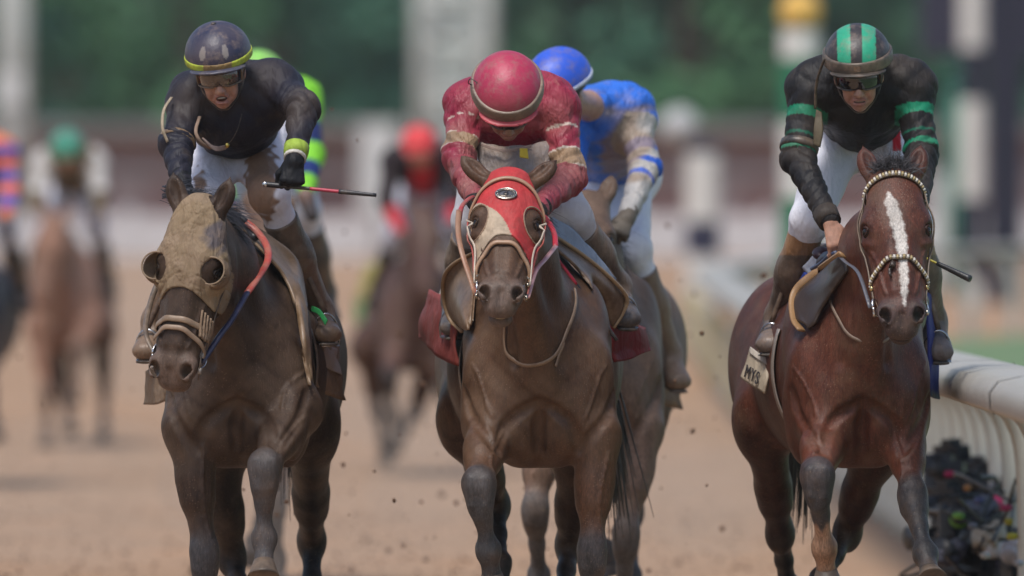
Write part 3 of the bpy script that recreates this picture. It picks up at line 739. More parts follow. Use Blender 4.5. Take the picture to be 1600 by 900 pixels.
def build_person(S):
    j = S['j']; h = Horse(); H = h.H = S['H']; det = S.get('detail', True); bs = S.get('bs', 1.0)
    root = thing('person', S['label'], 'jockey', tuple(j['pelvis']), S.get('group')); h.root = root
    pel, che, neck = j['pelvis'], j['chest'], j['neck']
    sh, el, wr, hp, kn, an, to = (j[k] for k in ('sh', 'el', 'wr', 'hip', 'kn', 'an', 'toe'))
    spine = unit(che - pel); lat = unit(sh[1] - sh[0]); fwd = unit(np.cross(lat, spine)); skin = S.get('skin', SKIN)
    torso = [ec(pel, che, .115, .085, .138, .095, fwd, k=.04, c=skin), ell(che, (.14, .105, .105), k=.04, c=skin),
             cap(sh[0], sh[1], .048, .048, k=.05, c=skin), cap(lerp(sh[0], sh[1], .5), neck, .06, .05, k=.04, c=skin)]
    arms, hips, calves, feet = [], [], [], []
    for i in (0, 1):
        arms += [cap(sh[i], el[i], .044, .034, k=.03, c=skin), cap(el[i], lerp(el[i], wr[i], .4), .034, .033, k=.02, c=skin), cap(lerp(el[i], wr[i], .35), wr[i], .033, .026, k=.02, c=skin)]
        hips += [cap(hp[i], kn[i], .076, .046, k=.05, c=skin), cap(kn[i], lerp(kn[i], an[i], .25), .042, .040, k=.02, c=skin)]
        calves += [ec(lerp(kn[i], an[i], .05), lerp(kn[i], an[i], .5), .038, .040, .038, .042, V(0, 1, 0), k=.02, c=skin), ec(lerp(kn[i], an[i], .45), an[i], .036, .040, .028, .030, V(0, 1, 0), k=.02, c=skin)]
        fd = unit(to[i] - an[i]); heel = an[i] - V(fd[0], fd[1], 0) * .04 - V(0, 0, .045)
        feet += [cap(an[i], heel, .028, .026, k=.02, c=skin), ec(lerp(heel, an[i], .35), to[i], .028, .026, .030, .020, V(0, 0, 1), k=.02, c=skin)]
    hips += [ell(pel, (.155, .125, .11), k=.07, c=skin), cap(hp[0], hp[1], .09, .09, k=.07, c=skin)]
    face = face_prims(H, skin, S.get('mouth', .4)); nk = [cap(neck, H.p(0, -.03, .05), .052, .050, k=.03, c=skin)]
    hands = []
    for i in (0, 1):
        g_ = S['hands'][i]
        hands.append(hand_prims(wr[i] + unit(wr[i] - el[i]) * .012, g_['D'], np.array(g_['N'], float), g_['S'], g_.get('curl', (75, 85, 50)), skin))
    if det: body_p = torso + arms + hips + calves + feet + face + nk + hands[0] + hands[1]
    else: body_p = torso + arms + hips + calves + feet + [H.ell((0, .0, .0), (.078, .095, .12), k=.03, c=skin)] + nk + [cap(wr[i], wr[i] + unit(g['D']) * .09, .035, .03, c=(.05, .04, .04)) for i, g in enumerate(S['hands'])]
    h.S_ = j; h.j = j; h.body_p = body_p; h.hands = hands
    sdfmesh('body', body_p, M_SKIN, root, S.get('vox', .0048), default=skin, it=1)
    vx = S.get('cvox', .006)
    mudf = S.get('mudf', lambda part, v: np.zeros(len(v)))
    # silks
    slv = []
    for i in (0, 1):
        slv += [cap(sh[i], el[i], .066, .056, k=.03), cap(el[i], lerp(el[i], wr[i], .97), .055, .036, k=.03), ell(lerp(sh[i], el[i], .1), (.075, .075, .075), k=.05)]
    tp = [ec(lerp(pel, che, .18), che, .140 * bs, .112, .166 * bs, .122, fwd, k=.06), ell(che, (.172 * bs, .135, .13), k=.06), cap(sh[0], sh[1], .070, .070, k=.08),
          cap(lerp(sh[0], sh[1], .5), lerp(lerp(sh[0], sh[1], .5), neck, .6), .085, .070, k=.05), cap(lerp(sh[0], sh[1], .18), lerp(che, pel, .4), .075, .078, k=.10), cap(lerp(sh[0], sh[1], .82), lerp(che, pel, .4), .075, .078, k=.10)]
    h.silk_p = tp + slv
    wamp = 1.35 * S.get('wr', .0035)
    sdfmesh('silks', tp + slv, S.get('silkmat', M_CLOTH), root, vx, colf=lambda v: S['silk'](v, h), it=1,
            disp=(lambda v: folds(v, j, wamp)), attrs={'mud': lambda v: mudf('silks', v)})
    # breeches
    bp = [ell(pel, (.168, .135, .125), k=.07), cap(hp[0], hp[1], .10, .10, k=.07)]
    for i in (0, 1): bp += [cap(hp[i], kn[i], .102, .068, k=.07), ell(kn[i], (.064, .066, .066), k=.03), cap(kn[i], lerp(kn[i], an[i], .30), .060, .056, k=.03)]
    for i in (0, 1): bp.append(cap(hp[i] + V(0, -.11, -.02), lerp(hp[i], kn[i], .8) + V(0, -.075, 0), .004, .004, k=.02, sub=True))
    sdfmesh('breeches', bp, S.get('brmat', M_CLOTH_CLEAN), root, vx, colf=lambda v: S['breech'](v, h), it=1, disp=lambda v: .0022 * wrinkle(v, 1.3), attrs={'mud': lambda v: mudf('breeches', v)})
    # boots
    for i in (0, 1):
        if S.get('skip_boot') == i: continue
        k0 = lerp(kn[i], an[i], S.get('boot0', .22)); fd = unit(to[i] - an[i]); heel = an[i] - V(fd[0], fd[1], 0) * .045 - V(0, 0, .05)
        q = [ec(k0, lerp(kn[i], an[i], .55), .064, .066, .058, .064, V(0, 1, 0), k=.03), ec(lerp(kn[i], an[i], .5), an[i], .057, .062, .044, .050, V(0, 1, 0), k=.04),
             cap(an[i], heel, .046, .040, k=.03), ec(lerp(heel, an[i], .4), to[i], .046, .046, .051, .034, V(0, 0, 1), k=.03)]
        cl = halfspace(k0, k0 - an[i])
        b_ = sdfmesh('boot', q, M_BOOT, root, .0055, colf=lambda v, i=i: S['boot'](v, h, i), it=1, clip=cl, attrs={'mud': lambda v: mudf('boot', v)})
        sole = MB(); ax = unit(to[i] - heel); upn = unit(V(0, 0, 1) - ax * ax[2])
        sole.tube([heel - upn * .038 - ax * .01, lerp(heel, to[i], .5) - upn * .044, to[i] - upn * .032 + ax * .03], .006, .034, normals=upn, ns=10, c=(.03, .025, .02)); sole.build('sole', M_LEATHER, b_)
        st = MB(); c_ = lerp(heel, to[i], .72) - upn * .052; sd = unit(np.cross(ax, upn))
        arc = [c_ + sd * .050, c_ + sd * .052 + upn * .045, c_ + sd * .032 + upn * .095, c_ + upn * .115, c_ - sd * .032 + upn * .095, c_ - sd * .052 + upn * .045, c_ - sd * .050]
        st.tube(catmull(arc, 5), .0040, .0055, ns=6, c=(.45, .46, .48)); st.tube([c_ + sd * .052, c_ - sd * .052], .004, .015, normals=upn, ns=6, c=(.45, .46, .48)); h.__dict__.setdefault('stirrup', []).append((st, c_ + upn * .117))
    # gloves
    for i in (0, 1):
        if S['hands'][i].get('glove'):
            g_ = S['hands'][i]; q = hand_prims(wr[i] + unit(wr[i] - el[i]) * .012, g_['D'], np.array(g_['N'], float), g_['S'], g_.get('curl', (75, 85, 50)), fat=1.16) + [cap(wr[i] - unit(wr[i] - el[i]) * .03, wr[i] + unit(wr[i] - el[i]) * .02, .037, .031, k=.015)]
            sdfmesh('glove', q, M_CLOTH, root, .0038, colf=lambda v, g_=g_: np.ones((len(v), 1)) * np.array(g_['glove']), it=1, attrs={'mud': lambda v: np.zeros(len(v))})
    # helmet
    he = S['helmet']; HS = Frame(H.p(0, -.008, -.046), H.R[:, 0], H.R[:, 1], H.R[:, 2], 1.0); h.HS = HS
    hx, hy, hz = he.get('r', (.112, .136, .108))
    hprim = [HS.ell((0, 0, 0), (hx, hy, hz)), HS.ell((0, -.03, .015), (hx * .97, hy * .82, hz), k=.03)]
    lim = he.get('lim', .028)
    tiltn = H.d(0, .10, 1)
    def helmet_col(v): return he['col'](HS.inv(v), v)
    hl = sdfmesh('helmet', hprim, he.get('mat', M_SHELL), root, .005 if det else .012, colf=helmet_col, clip=halfspace(HS.p(0, 0, lim), tiltn), it=1, attrs={'mud': lambda v: mudf('helmet', v)})
    # peak
    pk = [HS.ell((0, hy * .60, lim + .002), (hx * .90, hy * .60, .011), rotx(he.get('pt', -.10)), k=.02)]
    cl = fmax(slab(HS, 1, hy * .35, 1.0), slab(HS, 2, lim - .012, lim + .010))
    sdfmesh('peak', pk, he.get('mat', M_SHELL), root, .005 if det else .012, colf=lambda v: np.ones((len(v), 1)) * np.array(he['peak']), clip=fmax(slab(HS, 1, hy * .2, 1.0)), it=1, attrs={'mud': lambda v: mudf('helmet', v) * .5})
    if 'band' in he:
        b0, b1, bc, boff = he['band']
        sdfmesh('helmet_band', hprim, he.get('bandmat', M_CLOTH), root, .0042 if det else .010, colf=lambda v: bc(HS.inv(v)) if callable(bc) else np.ones((len(v), 1)) * np.array(bc), off=boff, clip=slab(HS, 2, b0, b1), it=1, attrs={'mud': lambda v: np.full(len(v), he.get('bandmud', .0))})
    if det and S.get('goggles'):
        gg = S['goggles']; gp = [H.ell((0, .032, .016), (.068, .076, .062), k=.02)]
        nose = H.ell((0, .118, .054), (.018, .04, .024), k=.01, sub=True)
        sdfmesh('goggles', gp + [nose], gg.get('mat', M_LENS), root, .0034, default=(.1, .08, .06), off=.010, clip=fmax(slab(H, 2, -.010, .040), slab(H, 1, .03, 1), slab(H, 0, -.066, .066)), it=1)
        fr = MB()
        for l_, sg in ((-.012, 1), (.042, -1)):
            a_ = np.radians(np.linspace(15, 165, 22)); pts = [H.p(.078 * math.cos(t), .030 + .084 * math.sin(t) * (1 if l_ < 0 else .955), l_ - (.012 * math.exp(-((t - math.pi / 2) / .22)**2) if l_ > 0 else 0)) for t in a_]
            fr.tube(pts, .0035, .004, ns=6, c=gg.get('frame', (.05, .045, .04)))
        for s in (-1, 1):
            fr.tube([H.p(s * .076, .05, -.012), H.p(s * .079, .048, .014), H.p(s * .076, .05, .042)], .004, ns=6, c=gg.get('frame', (.05, .045, .04)))
            fr.tube(catmull([H.p(s * .078, .048, .01), H.p(s * .088, .0, .004), H.p(s * .092, -.05, -.004)], 4), .0015, .010, normals=H.d(s, 0, 0), ns=6, c=gg.get('strap', (.05, .045, .04)))
        fr.build('goggle_frame', M_LEATHER, root)
    if det:
        cs = MB()
        for s in (-1, 1):
            cs.tube(catmull([H.p(s * .092, -.005, -.005), H.p(s * .078, .015, .05), H.p(s * .055, .035, .10), H.p(s * .02, .050, .138), H.p(0, .052, .142)], 5), .002, .007, normals=H.d(s, .3, .3), ns=6, c=(.035, .032, .03))
        cs.build('chin_strap', M_LEATHER, root)
    return h

def folds(v, j, amp):
    a = 1.3 * amp * wrinkle(v, 1.25)
    for i in (0, 1):
        s, d = arm_s(v, j['sh'][i], j['el'][i], j['wr'][i]); L = np.linalg.norm(j['el'][i] - j['sh'][i]); w = np.clip((.11 - d) * 30, 0, 1) * np.clip((s - .05) * 12, 0, 1)
        e = np.exp(-((s - L) / .07)**2) + .45 + .6 * np.exp(-((s - L - .20) / .05)**2)
        r = (2 * np.abs(np.sin(s * 62 + 2.1 * np.sin(v[:, 0] * 25 + s * 9) + 1.4 * np.sin(v[:, 1] * 33))) - 1.2) * e
        a = a * (1 - w) + w * amp * (.75 * r + .6 * wrinkle(v, 1.0))
    return a
def solid(c): return lambda v, *a: np.ones((len(v), 1)) * np.array(c)
def limbs(sh, el, wr): pass
# ------------------------------------------------------------------ the setting
def ss(a, b, x): t = np.clip((np.asarray(x, float) - a) / (b - a), 0, 1); return t * t * (3 - 2 * t)
def rise(Y): return 1.34 * ss(22, 175, Y)          # the far turn is banked
def rise_in(Y): return rise(Y) * (.15 + .85 * ss(128, 172, Y))      # the infield lies lower
def ground_mat():
    m, t, b = newmat('track_dirt'); L = t.links
    tc = N(t, 'ShaderNodeTexCoord'); vec = tc.outputs['Object']
    n1 = noise(t, .22, 6, .6, vec); n2 = noise(t, 1.4, 6, .65, vec); n3 = noise(t, 9, 6, .72, vec)
    c = ramp(t, n1.outputs['Fac'], .3, .7, (.305, .196, .124, 1), (.38, .250, .164, 1)).outputs['Color']
    c = mixc(t, ramp(t, n2.outputs['Fac'], .52, .72).outputs['Color'], c, (.42, .235, .132, 1))
    c = mixc(t, ramp(t, n3.outputs['Fac'], .58, .85).outputs['Color'], c, (.23, .145, .092, 1))
    L.new(c, b.inputs['Base Color']); b.inputs['Roughness'].default_value = .92; b.inputs['Specular IOR Level'].default_value = .12
    bp = N(t, 'ShaderNodeBump'); bp.inputs['Strength'].default_value = .5; bp.inputs['Distance'].default_value = .04; L.new(n3.outputs['Fac'], bp.inputs['Height']); L.new(bp.outputs[0], b.inputs['Normal'])
    return m
def solid0(c): return lambda v, *a: np.ones((len(v), 1)) * np.array(c)
def grass_mat():
    m, t, b = newmat('turf'); tc = N(t, 'ShaderNodeTexCoord'); n1 = noise(t, .6, 5, .6, tc.outputs['Object']); n2 = noise(t, 30, 4, .6, tc.outputs['Object'])
    c = ramp(t, n1.outputs['Fac'], .3, .7, (.10, .155, .075, 1), (.14, .21, .10, 1)).outputs['Color']
    c = mixc(t, ramp(t, n2.outputs['Fac'], .45, .7).outputs['Color'], c, (.09, .16, .05, 1)); t.links.new(c, b.inputs['Base Color']); b.inputs['Roughness'].default_value = .9; return m
def terrain(name, xs, ys, zf, mat, label):
    v = np.array([[x, y, zf(x, y)] for y in ys for x in xs], float); w = len(xs)
    q = np.array([[j * w + i, j * w + i + 1, (j + 1) * w + i + 1, (j + 1) * w + i] for j in range(len(ys) - 1) for i in range(w - 1)])
    o = npmesh(name, v, q, mat, None); return tag(o, label, kind='structure')
def rail_x(Y):
    """the inner rail: straight, then bending right round the turn"""
    Y = np.asarray(Y, float); return 1.62 + np.where(Y > 66, (Y - 66)**2 / 95.0, 0)
ys = np.concatenate([np.linspace(-60, 20, 5), np.linspace(22, 180, 50), [260, 400, 900, 2500]])
terrain('ground', np.array([-1200, -300, -60, -20, 0] + list(np.arange(1.5, 60, 1.5)) + [80, 300, 1200.]), ys, lambda x, y: float(lerp(rise(y), rise_in(y), ss(rail_x(y) + .2, rail_x(y) + 3.0, x))), ground_mat(), 'tan dirt racing track rising towards the far turn')
M_GRASS = grass_mat()
ysg = np.concatenate([np.linspace(-30, 85, 14), np.linspace(90, 190, 24)])
v = []; 
for y in ysg:
    x0 = float(rail_x(y)) + .55; 
    for k, x in enumerate([x0, x0 + .5, x0 + 2.5, x0 + 10, 400]): v.append([x, y, float(lerp(rise(y), rise_in(y), ss(x0 - .35, x0 + 2.4, x))) + (.05 if k == 0 else .30 if k == 1 else .42)])
q = np.array([[j * 5 + i, j * 5 + i + 1, (j + 1) * 5 + i + 1, (j + 1) * 5 + i] for j in range(len(ysg) - 1) for i in range(4)])
tag(npmesh('infield_grass', v, q, M_GRASS), 'green infield grass behind the rail', kind='structure')

M_WHITE = surf('rail_white', .45, .4, var=.08, bump=.08, bscale=60)
M_PAINT = surf('outdoor_paint', .55, .3, var=.12, bump=.1, bscale=40)
WHITE = (.62, .60, .56)
rail = thing('safety_rail', 'white curved-top safety rail along the inside of the track', 'rail', (1.62, 0, 0))
RAILC = (.36, .34, .30)
prof = [(.26, 1.0), (.23, 1.03), (.16, 1.043), (.03, 1.040), (-.045, 1.022), (-.072, .985), (-.070, .935), (-.055, .918), (-.042, .935), (-.038, .975), (.02, 1.005), (.16, 1.010), (.23, .99)]
yr = np.concatenate([np.arange(-14, 86, 4.0), np.arange(86, 170, 3.0)])
v = np.array([[rail_x(y) + u, y, w + float(rise(y))] for y in yr for u, w in prof]); n_ = len(prof)
q = np.array([[i * n_ + j, i * n_ + (j + 1) % n_, (i + 1) * n_ + (j + 1) % n_, (i + 1) * n_ + j] for i in range(len(yr) - 1) for j in range(n_)])
npmesh('rail_cover', v, q, M_WHITE, rail, attrs={'Col': np.ones((len(v), 1)) * np.array(RAILC)})
post0 = None
for k, y in enumerate(np.arange(-10, 95, 1.45)):
    x, z = float(rail_x(y)), float(rise(y))
    if post0 is None:
        mb = MB(); mb.tube(catmull([V(x + .36, y, z), V(x + .36, y, z + .45), V(x + .33, y, z + .76), V(x + .20, y, z + .94), V(x + .10, y, z + 1.0)], 4), .024, .050, normals=V(0, 1, 0), ns=8, c=(.52, .51, .46))
        post0 = mb.build('post', M_WHITE, rail); p0 = (x, y, z)
    else:
        o = post0.copy(); col.objects.link(o); o.parent = rail; o.location = (x - p0[0], y - p0[1], z - p0[2])
seam = None
for y in np.arange(-9, 60, 6.0):
    x, z = float(rail_x(y)), float(rise(y))
    if seam is None:
        seam = npmesh('joint_sleeve', np.array([[x + .1 + (u - .1) * 1.035, y + d, z + .965 + (w - .965) * 1.10] for d in (-.05, .05) for u, w in prof]), q[:n_], M_WHITE, rail, attrs={'Col': np.ones((2 * n_, 1)) * np.array(RAILC) * .97}); s0 = (x, y, z)
    else:
        o = seam.copy(); col.objects.link(o); o.parent = rail; o.location = (x - s0[0], y - s0[1], z - s0[2])

for k, y in enumerate(np.arange(46, 84, 4.2)):
    MB().box(V(1.74, y, float(rise(y)) + .36), V(.05, 1.9, .26), c=(.50, .42, .22) if k % 3 else (.52, .48, .38)).build('pad', M_PAINT, rail, False)
# remote cameras set low under the rail
M_BLACK = surf('camera_black', .4, .4, var=.3, bump=.15, bscale=90)
def remote_camera(loc, rz, label, rx=0.0, body=(.018, .018, .022), tape=None, size=1.0, group='remote cameras under the rail'):
    t = thing('remote_camera', label, 'camera', (loc[0], loc[1], 0), group); R = rotz(rz) @ rotx(rx); s = size
    at = lambda x, y, z: np.array(loc) + R @ (V(x, y, z) * s)
    MB().box(at(0, 0, 0), V(.075, .04, .055) * s, R, c=body).box(at(0, 0, .065), V(.03, .035, .018) * s, R, c=body).build('camera_body', M_BLACK, t, smooth=False)
    mb = MB(); mb.tube([at(0, -.04, 0), at(0, -.10, 0), at(0, -.16, 0), at(0, -.18, 0)], .036 * s, ns=14, c=(.02, .02, .023), taper=[.9, 1, 1.05, 1.2]); mb.build('lens', M_BLACK, t)
    if tape: MB().tube([at(0, -.09, 0), at(0, -.10, 0), at(0, -.15, 0), at(0, -.155, 0)], .040 * s, ns=14, taper=[.93, 1, 1.04, .9], c=tape).build('lens_hood', M_PAINT, t)
    mb = MB(); zt = loc[2]; 
    mb.box(V(loc[0], loc[1], .012), V(.11, .10, .010), R, c=(.10, .09, .08)); mb.build('base_plate', M_BLACK, t, smooth=False)
    MB().tube([V(loc[0], loc[1], .02), at(0, 0, -.05)], .012, ns=8, c=(.03, .03, .032)).build('stand', M_BLACK, t)
cl = [(1476, 745, 8, None, 1.5), (1500, 742, 10, (.62, .03, .13), 1.6), (1530, 735, 11, None, 1.7), (1560, 728, 9, None, 1.5), (1588, 722, 8, None, 1.6), (1482, 785, 7, None, 1.5), (1512, 775, 9, (.55, .25, .06), 1.4), (1545, 778, 8, None, 1.6), (1578, 782, 7, (.60, .04, .14), 1.3),
      (1497, 820, 6, (.12, .30, .05), 1.4), (1520, 812, 7.5, (.20, .21, .26), 1.5), (1556, 818, 7, None, 1.6), (1585, 826, 6.5, (.55, .50, .05), 1.5), (1490, 850, 6, None, 1.3), (1508, 856, 6.5, (.25, .25, .27), 1.5), (1540, 852, 6, (.60, .52, .40), 1.3), (1568, 866, 6, None, 1.6), (1596, 868, 5.5, (.62, .62, .66), 1.7),
      (1488, 885, 6, None, 1.3), (1500, 893, 6, None, 1.5), (1532, 890, 5.6, (.10, .10, .16), 1.5), (1562, 900, 5.5, None, 1.6), (1535, 812, 8.5, None, 1.5), (1600, 770, 7.2, None, 1.6), (1488, 715, 9, None, 1.3), (1490, 838, 7, None, 1.6), (1520, 835, 7, None, 1.6), (1572, 845, 7, None, 1.6), (1610, 840, 6, None, 1.6), (1600, 890, 5.2, None, 1.5)]
for k in range(16): cl.append((rng.uniform(1485, 1605), rng.uniform(735, 890), rng.uniform(5.5, 9.5), None, rng.uniform(.9, 1.7)))
names = {(.62, .03, .13): 'black remote camera with a pink lens shade, top left of the cluster under the rail', (.55, .25, .06): 'black remote camera with an orange lens under the rail', (.60, .04, .14): 'small black remote camera with a pink lens beside the rail posts', (.12, .30, .05): 'black remote camera with a green lens wrap under the rail',
         (.20, .21, .26): 'black remote camera with a slate grey lens in mid cluster', (.55, .50, .05): 'black remote camera with a yellow lens wrap near the right edge', (.25, .25, .27): 'black remote camera with a mid grey lens low in the cluster', (.60, .52, .40): 'remote camera with a beige lens wrap low in the cluster', (.62, .62, .66): 'remote camera with a white lens at the right edge', (.10, .10, .16): 'black remote camera with a navy lens at the bottom of the cluster'}
for k, (px, py, y, tp, s) in enumerate(cl):
    p = P(px, py, y); p[2] = max(p[2], .10); remote_camera(p, rng.uniform(-1.1, .9), names.get(tp, 'plain black remote camera on a low stand in the cluster under the rail'), tape=tp, size=s * .72, rx=rng.uniform(-.35, .15))

cab = thing('cable_bundle', 'black cables and straps tangled over the remote cameras', 'cables', (1.95, 7, .1))
for k in range(26):
    a_ = P(rng.uniform(1465, 1600), rng.uniform(740, 890), rng.uniform(5, 8)); b_ = P(rng.uniform(1465, 1600), rng.uniform(760, 900), rng.uniform(4.8, 7.5)); m_ = lerp(a_, b_, .5) + V(rng.normal(0, .1), rng.normal(0, .15), rng.uniform(-.15, .15))
    MB().tube(catmull([a_, m_, b_], 8), .007, ns=5, c=(.02, .02, .02)).build('cable', M_BLACK, cab)
bagc = [(.24, .24, .26), (.05, .05, .07), (.38, .34, .28), (.03, .03, .04), (.12, .13, .17), (.02, .02, .03), (.30, .31, .36)]
for k, (px, py, y) in enumerate(((1508, 858, 5.6), (1478, 870, 5.4), (1541, 842, 5.4), (1560, 800, 7.0), (1525, 800, 6.5), (1495, 765, 8.0), (1590, 862, 5.0))):
    p = P(px, py, y); R = rotz(rng.uniform(0, 3)) @ rotx(rng.normal(0, .4)); pr = [ell(p, V(.06, .05, .045) * rng.uniform(.8, 1.2), R, k=.03), ell(p + V(.04, .02, .03), V(.04, .04, .04), R, k=.03)]
    bg_ = sdfmesh('rain_cover', pr, M_CLOTH_CLEAN, None, .007, colf=solid0(bagc[k]), disp=lambda v: .012 * wrinkle(v, .6), attrs={'mud': lambda v: np.zeros(len(v))})
    tag(bg_, ['grey', 'blackish', 'beige', 'charcoal', 'slate blue', 'black', 'pale grey'][k] + ' crumpled rain cover over the remote cameras under the rail', 'cover')

M_TAPE = surf('bright_tape', .5, .4, var=.1, bump=0)
tapes = [((.62, .02, .12), 'pink'), ((.60, .55, .04), 'yellow'), ((.16, .42, .06), 'green'), ((.62, .28, .08), 'orange'), ((.55, .56, .60), 'white'), ((.55, .03, .14), 'magenta'), ((.10, .12, .30), 'navy blue'), ((.58, .58, .55), 'off-white'), ((.50, .44, .03), 'mustard'), ((.20, .22, .28), 'slate'), ((.40, .40, .44), 'light grey')]
for (c_, nm), (px, py, y) in zip(tapes, ((1484, 741, 7.0), (1582, 838, 4.5), (1498, 806, 5.2), (1512, 762, 6.6), (1592, 880, 4.0), (1572, 793, 5.2), (1530, 782, 5.6), (1540, 868, 4.2), (1576, 815, 4.6), (1520, 822, 4.8), (1553, 760, 6.4))):
    R = rotz(rng.uniform(-1, 1)) @ rotx(rng.uniform(-.6, .6)); p = P(px, py, y); mb = MB(); a_ = R @ V(1, 0, 0) * rng.uniform(.012, .024); c_ = tuple(x * .6 for x in c_)
    mb.tube([p - a_, p - a_ * .3, p + a_ * .5, p + a_], .014, ns=12, taper=[.9, 1, 1, .85], c=c_); tag(mb.build('tape_roll', M_TAPE), nm + ' tape wrapped round gear in the camera cluster under the rail', 'tape')

# striped furlong poles and other posts beyond the rail
def banded(name, parent, x, y, z0, r, bands):
    for z_a, z_b, c in bands:
        th = np.arange(16) * 2 * np.pi / 16; v = np.array([[x + r * math.cos(a), y + r * math.sin(a), z] for z in (z_a, z_b) for a in th]); q = np.array([[j, (j + 1) % 16, 16 + (j + 1) % 16, 16 + j] for j in range(16)])
        npmesh(name, v, q, M_PAINT, parent, attrs={'Col': np.ones((32, 1)) * np.array(c)})
def zat(py, Y): return P(0, py, Y)[2]
Y = 67; X = P(1250, 0, Y)[0]; fp = thing('furlong_pole', 'green and white striped furlong pole with a gold ball on top', 'pole', (X, Y, .3))
banded('pole_band', fp, X, Y, 0, .175, [(.3, zat(310, Y), (.02, .16, .08)), (zat(310, Y), zat(190, Y), WHITE), (zat(190, Y), zat(92, Y), (.02, .16, .08)), (zat(92, Y), zat(46, Y), WHITE)])
MB().ball(V(X, Y, zat(20, Y)), .185, None, 20, 14, c=(.70, .42, .10)).build('ball', M_PAINT, fp)
Y = 92; X = P(1098, 0, Y)[0]; fp = thing('furlong_pole', 'black and white striped pole with a round white top, mid background', 'pole', (X, Y, .3))
banded('pole_band', fp, X, Y, 0, .19, [(.3, zat(478, Y), (.03, .03, .05)), (zat(478, Y), zat(400, Y), WHITE), (zat(400, Y), zat(345, Y), (.03, .03, .06)), (zat(345, Y), zat(240, Y), WHITE), (zat(240, Y), zat(222, Y), (.03, .03, .06))])
MB().ball(V(X - .25, Y, zat(198, Y)), .2, None, 16, 12, c=(.45, .45, .45)).build('ball', M_PAINT, fp)
Y = 112; X0, X1 = P(1550, 0, Y)[0], P(1590, 0, Y)[0]; DK = (.018, .018, .035)
tw = thing('tote_tower', 'dark column with a broad head at the top right, white striped post beside it', 'tower', (X0, Y, .4))
mb = MB(); mb.box(V((X0 + X1) / 2, Y, (zat(505, Y) + 6.5) / 2 - .3), V((X1 - X0) / 2 + .06, .25, (6.5 - zat(505, Y)) / 2 + .3), c=DK); mb.build('column', M_PAINT, tw, False)
mb = MB(); mb.box(V(P(1560, 0, Y)[0], Y + .1, (zat(85, Y) + 6.5) / 2), V(.95, .3, (6.5 - zat(85, Y)) / 2), c=(.03, .028, .05)); mb.build('head_box', M_PAINT, tw, False)
mb = MB(); mb.box(V(P(1478, 0, Y)[0], Y + .1, zat(30, Y)), V(.32, .2, .35), c=(.05, .04, .06)); mb.build('floodlight', M_PAINT, tw, False)
Xp = P(1519, 0, Y - 2)[0]; sp = thing('striped_post', 'tall black and white striped post left of the dark column', 'post', (Xp, Y - 2, .4))
banded('post_band', sp, Xp, Y - 2, 0, .145, [(.4, zat(522, Y), DK), (zat(522, Y), zat(440, Y), WHITE), (zat(440, Y), zat(312, Y), DK), (zat(312, Y), zat(160, Y), WHITE), (zat(160, Y), zat(80, Y), DK), (zat(80, Y), 6.2, WHITE)])
Xp = P(1492, 0, Y + 4)[0]; gp = thing('green_post', 'slender green steel post left of the striped post', 'post', (Xp, Y + 4, .4))
mb = MB(); mb.tube([V(Xp, Y + 4, .4), V(Xp, Y + 4, zat(110, Y))], .11, ns=10, c=(.03, .15, .10)); mb.build('tube', M_PAINT, gp); MB().box(V(Xp, Y + 4, zat(105, Y)), V(.16, .16, .08), c=(.03, .15, .10)).build('cap', M_PAINT, gp, False)
for px, py0, py1, w, Yb, lab in ((1582, 160, 360, 34, 130, 'pale banner at the right edge beyond the column'), (590, 192, 330, 60, 175, 'white banner on a pole left of the red capped jockey'), (14, 112, 165, 44, 175, 'white sign board at the top left edge'), (1390, 330, 520, 60, 96, 'pale sign panel behind the green and black jockey'), (1475, 270, 520, 40, 125, 'pale panel beside the green post')):
    Xb = P(px, 0, Yb)[0]; b = thing('banner', lab, 'banner', (Xb, Yb, float(rise(Yb)))); w_ = w / SC * (45 + Yb) / 45 / 2
    MB().box(V(Xb, Yb, (zat(py0, Yb) + zat(py1, Yb)) / 2), V(w_, .04, (zat(py0, Yb) - zat(py1, Yb)) / 2), c=(.55, .56, .55)).build('panel', M_PAINT, b, False)
    MB().tube([V(Xb, Yb + .08, float(rise(Yb))), V(Xb, Yb + .08, zat(py0, Yb))], .05, ns=8, c=(.4, .4, .4)).build('pole', M_PAINT, b)

# pale lattice light masts
def mast(px, Y, wpx, lab):
    X = P(px, 0, Y)[0]; w = wpx / SC * (45 + Y) / 45 / 2; t = thing('light_mast', lab, 'mast', (X, Y, 1.3)); c = (.58, .62, .59)
    for sx in (-1, 1):
        for sy in (-1, 1): MB().tube([V(X + sx * w, Y + sy * w, 1.3), V(X + sx * w, Y + sy * w, 12)], .16, ns=8, c=c).build('leg', M_PAINT, t)
    for k in range(11):
        z = 1.6 + k * .95
        for sy in (-1, 1):
            MB().tube([V(X - w, Y + sy * w, z), V(X + w, Y + sy * w, z)], .075, ns=6, c=c).build('brace', M_PAINT, t)
            MB().tube([V(X - w, Y + sy * w, z if k % 2 else z + .95), V(X + w, Y + sy * w, z + .95 if k % 2 else z)], .07, ns=6, c=c).build('brace', M_PAINT, t)
    MB().box(V(X, Y, 6.5), V(w * .82, w * .5, 6.0 - 1.0), c=(.48, .53, .50)).build('ladder_cage', M_PAINT, t, False)
mast(710, 200, 100, 'pale lattice light mast behind the raspberry jockey')
mast(20, 200, 22, 'thin pale light mast at the top left edge')

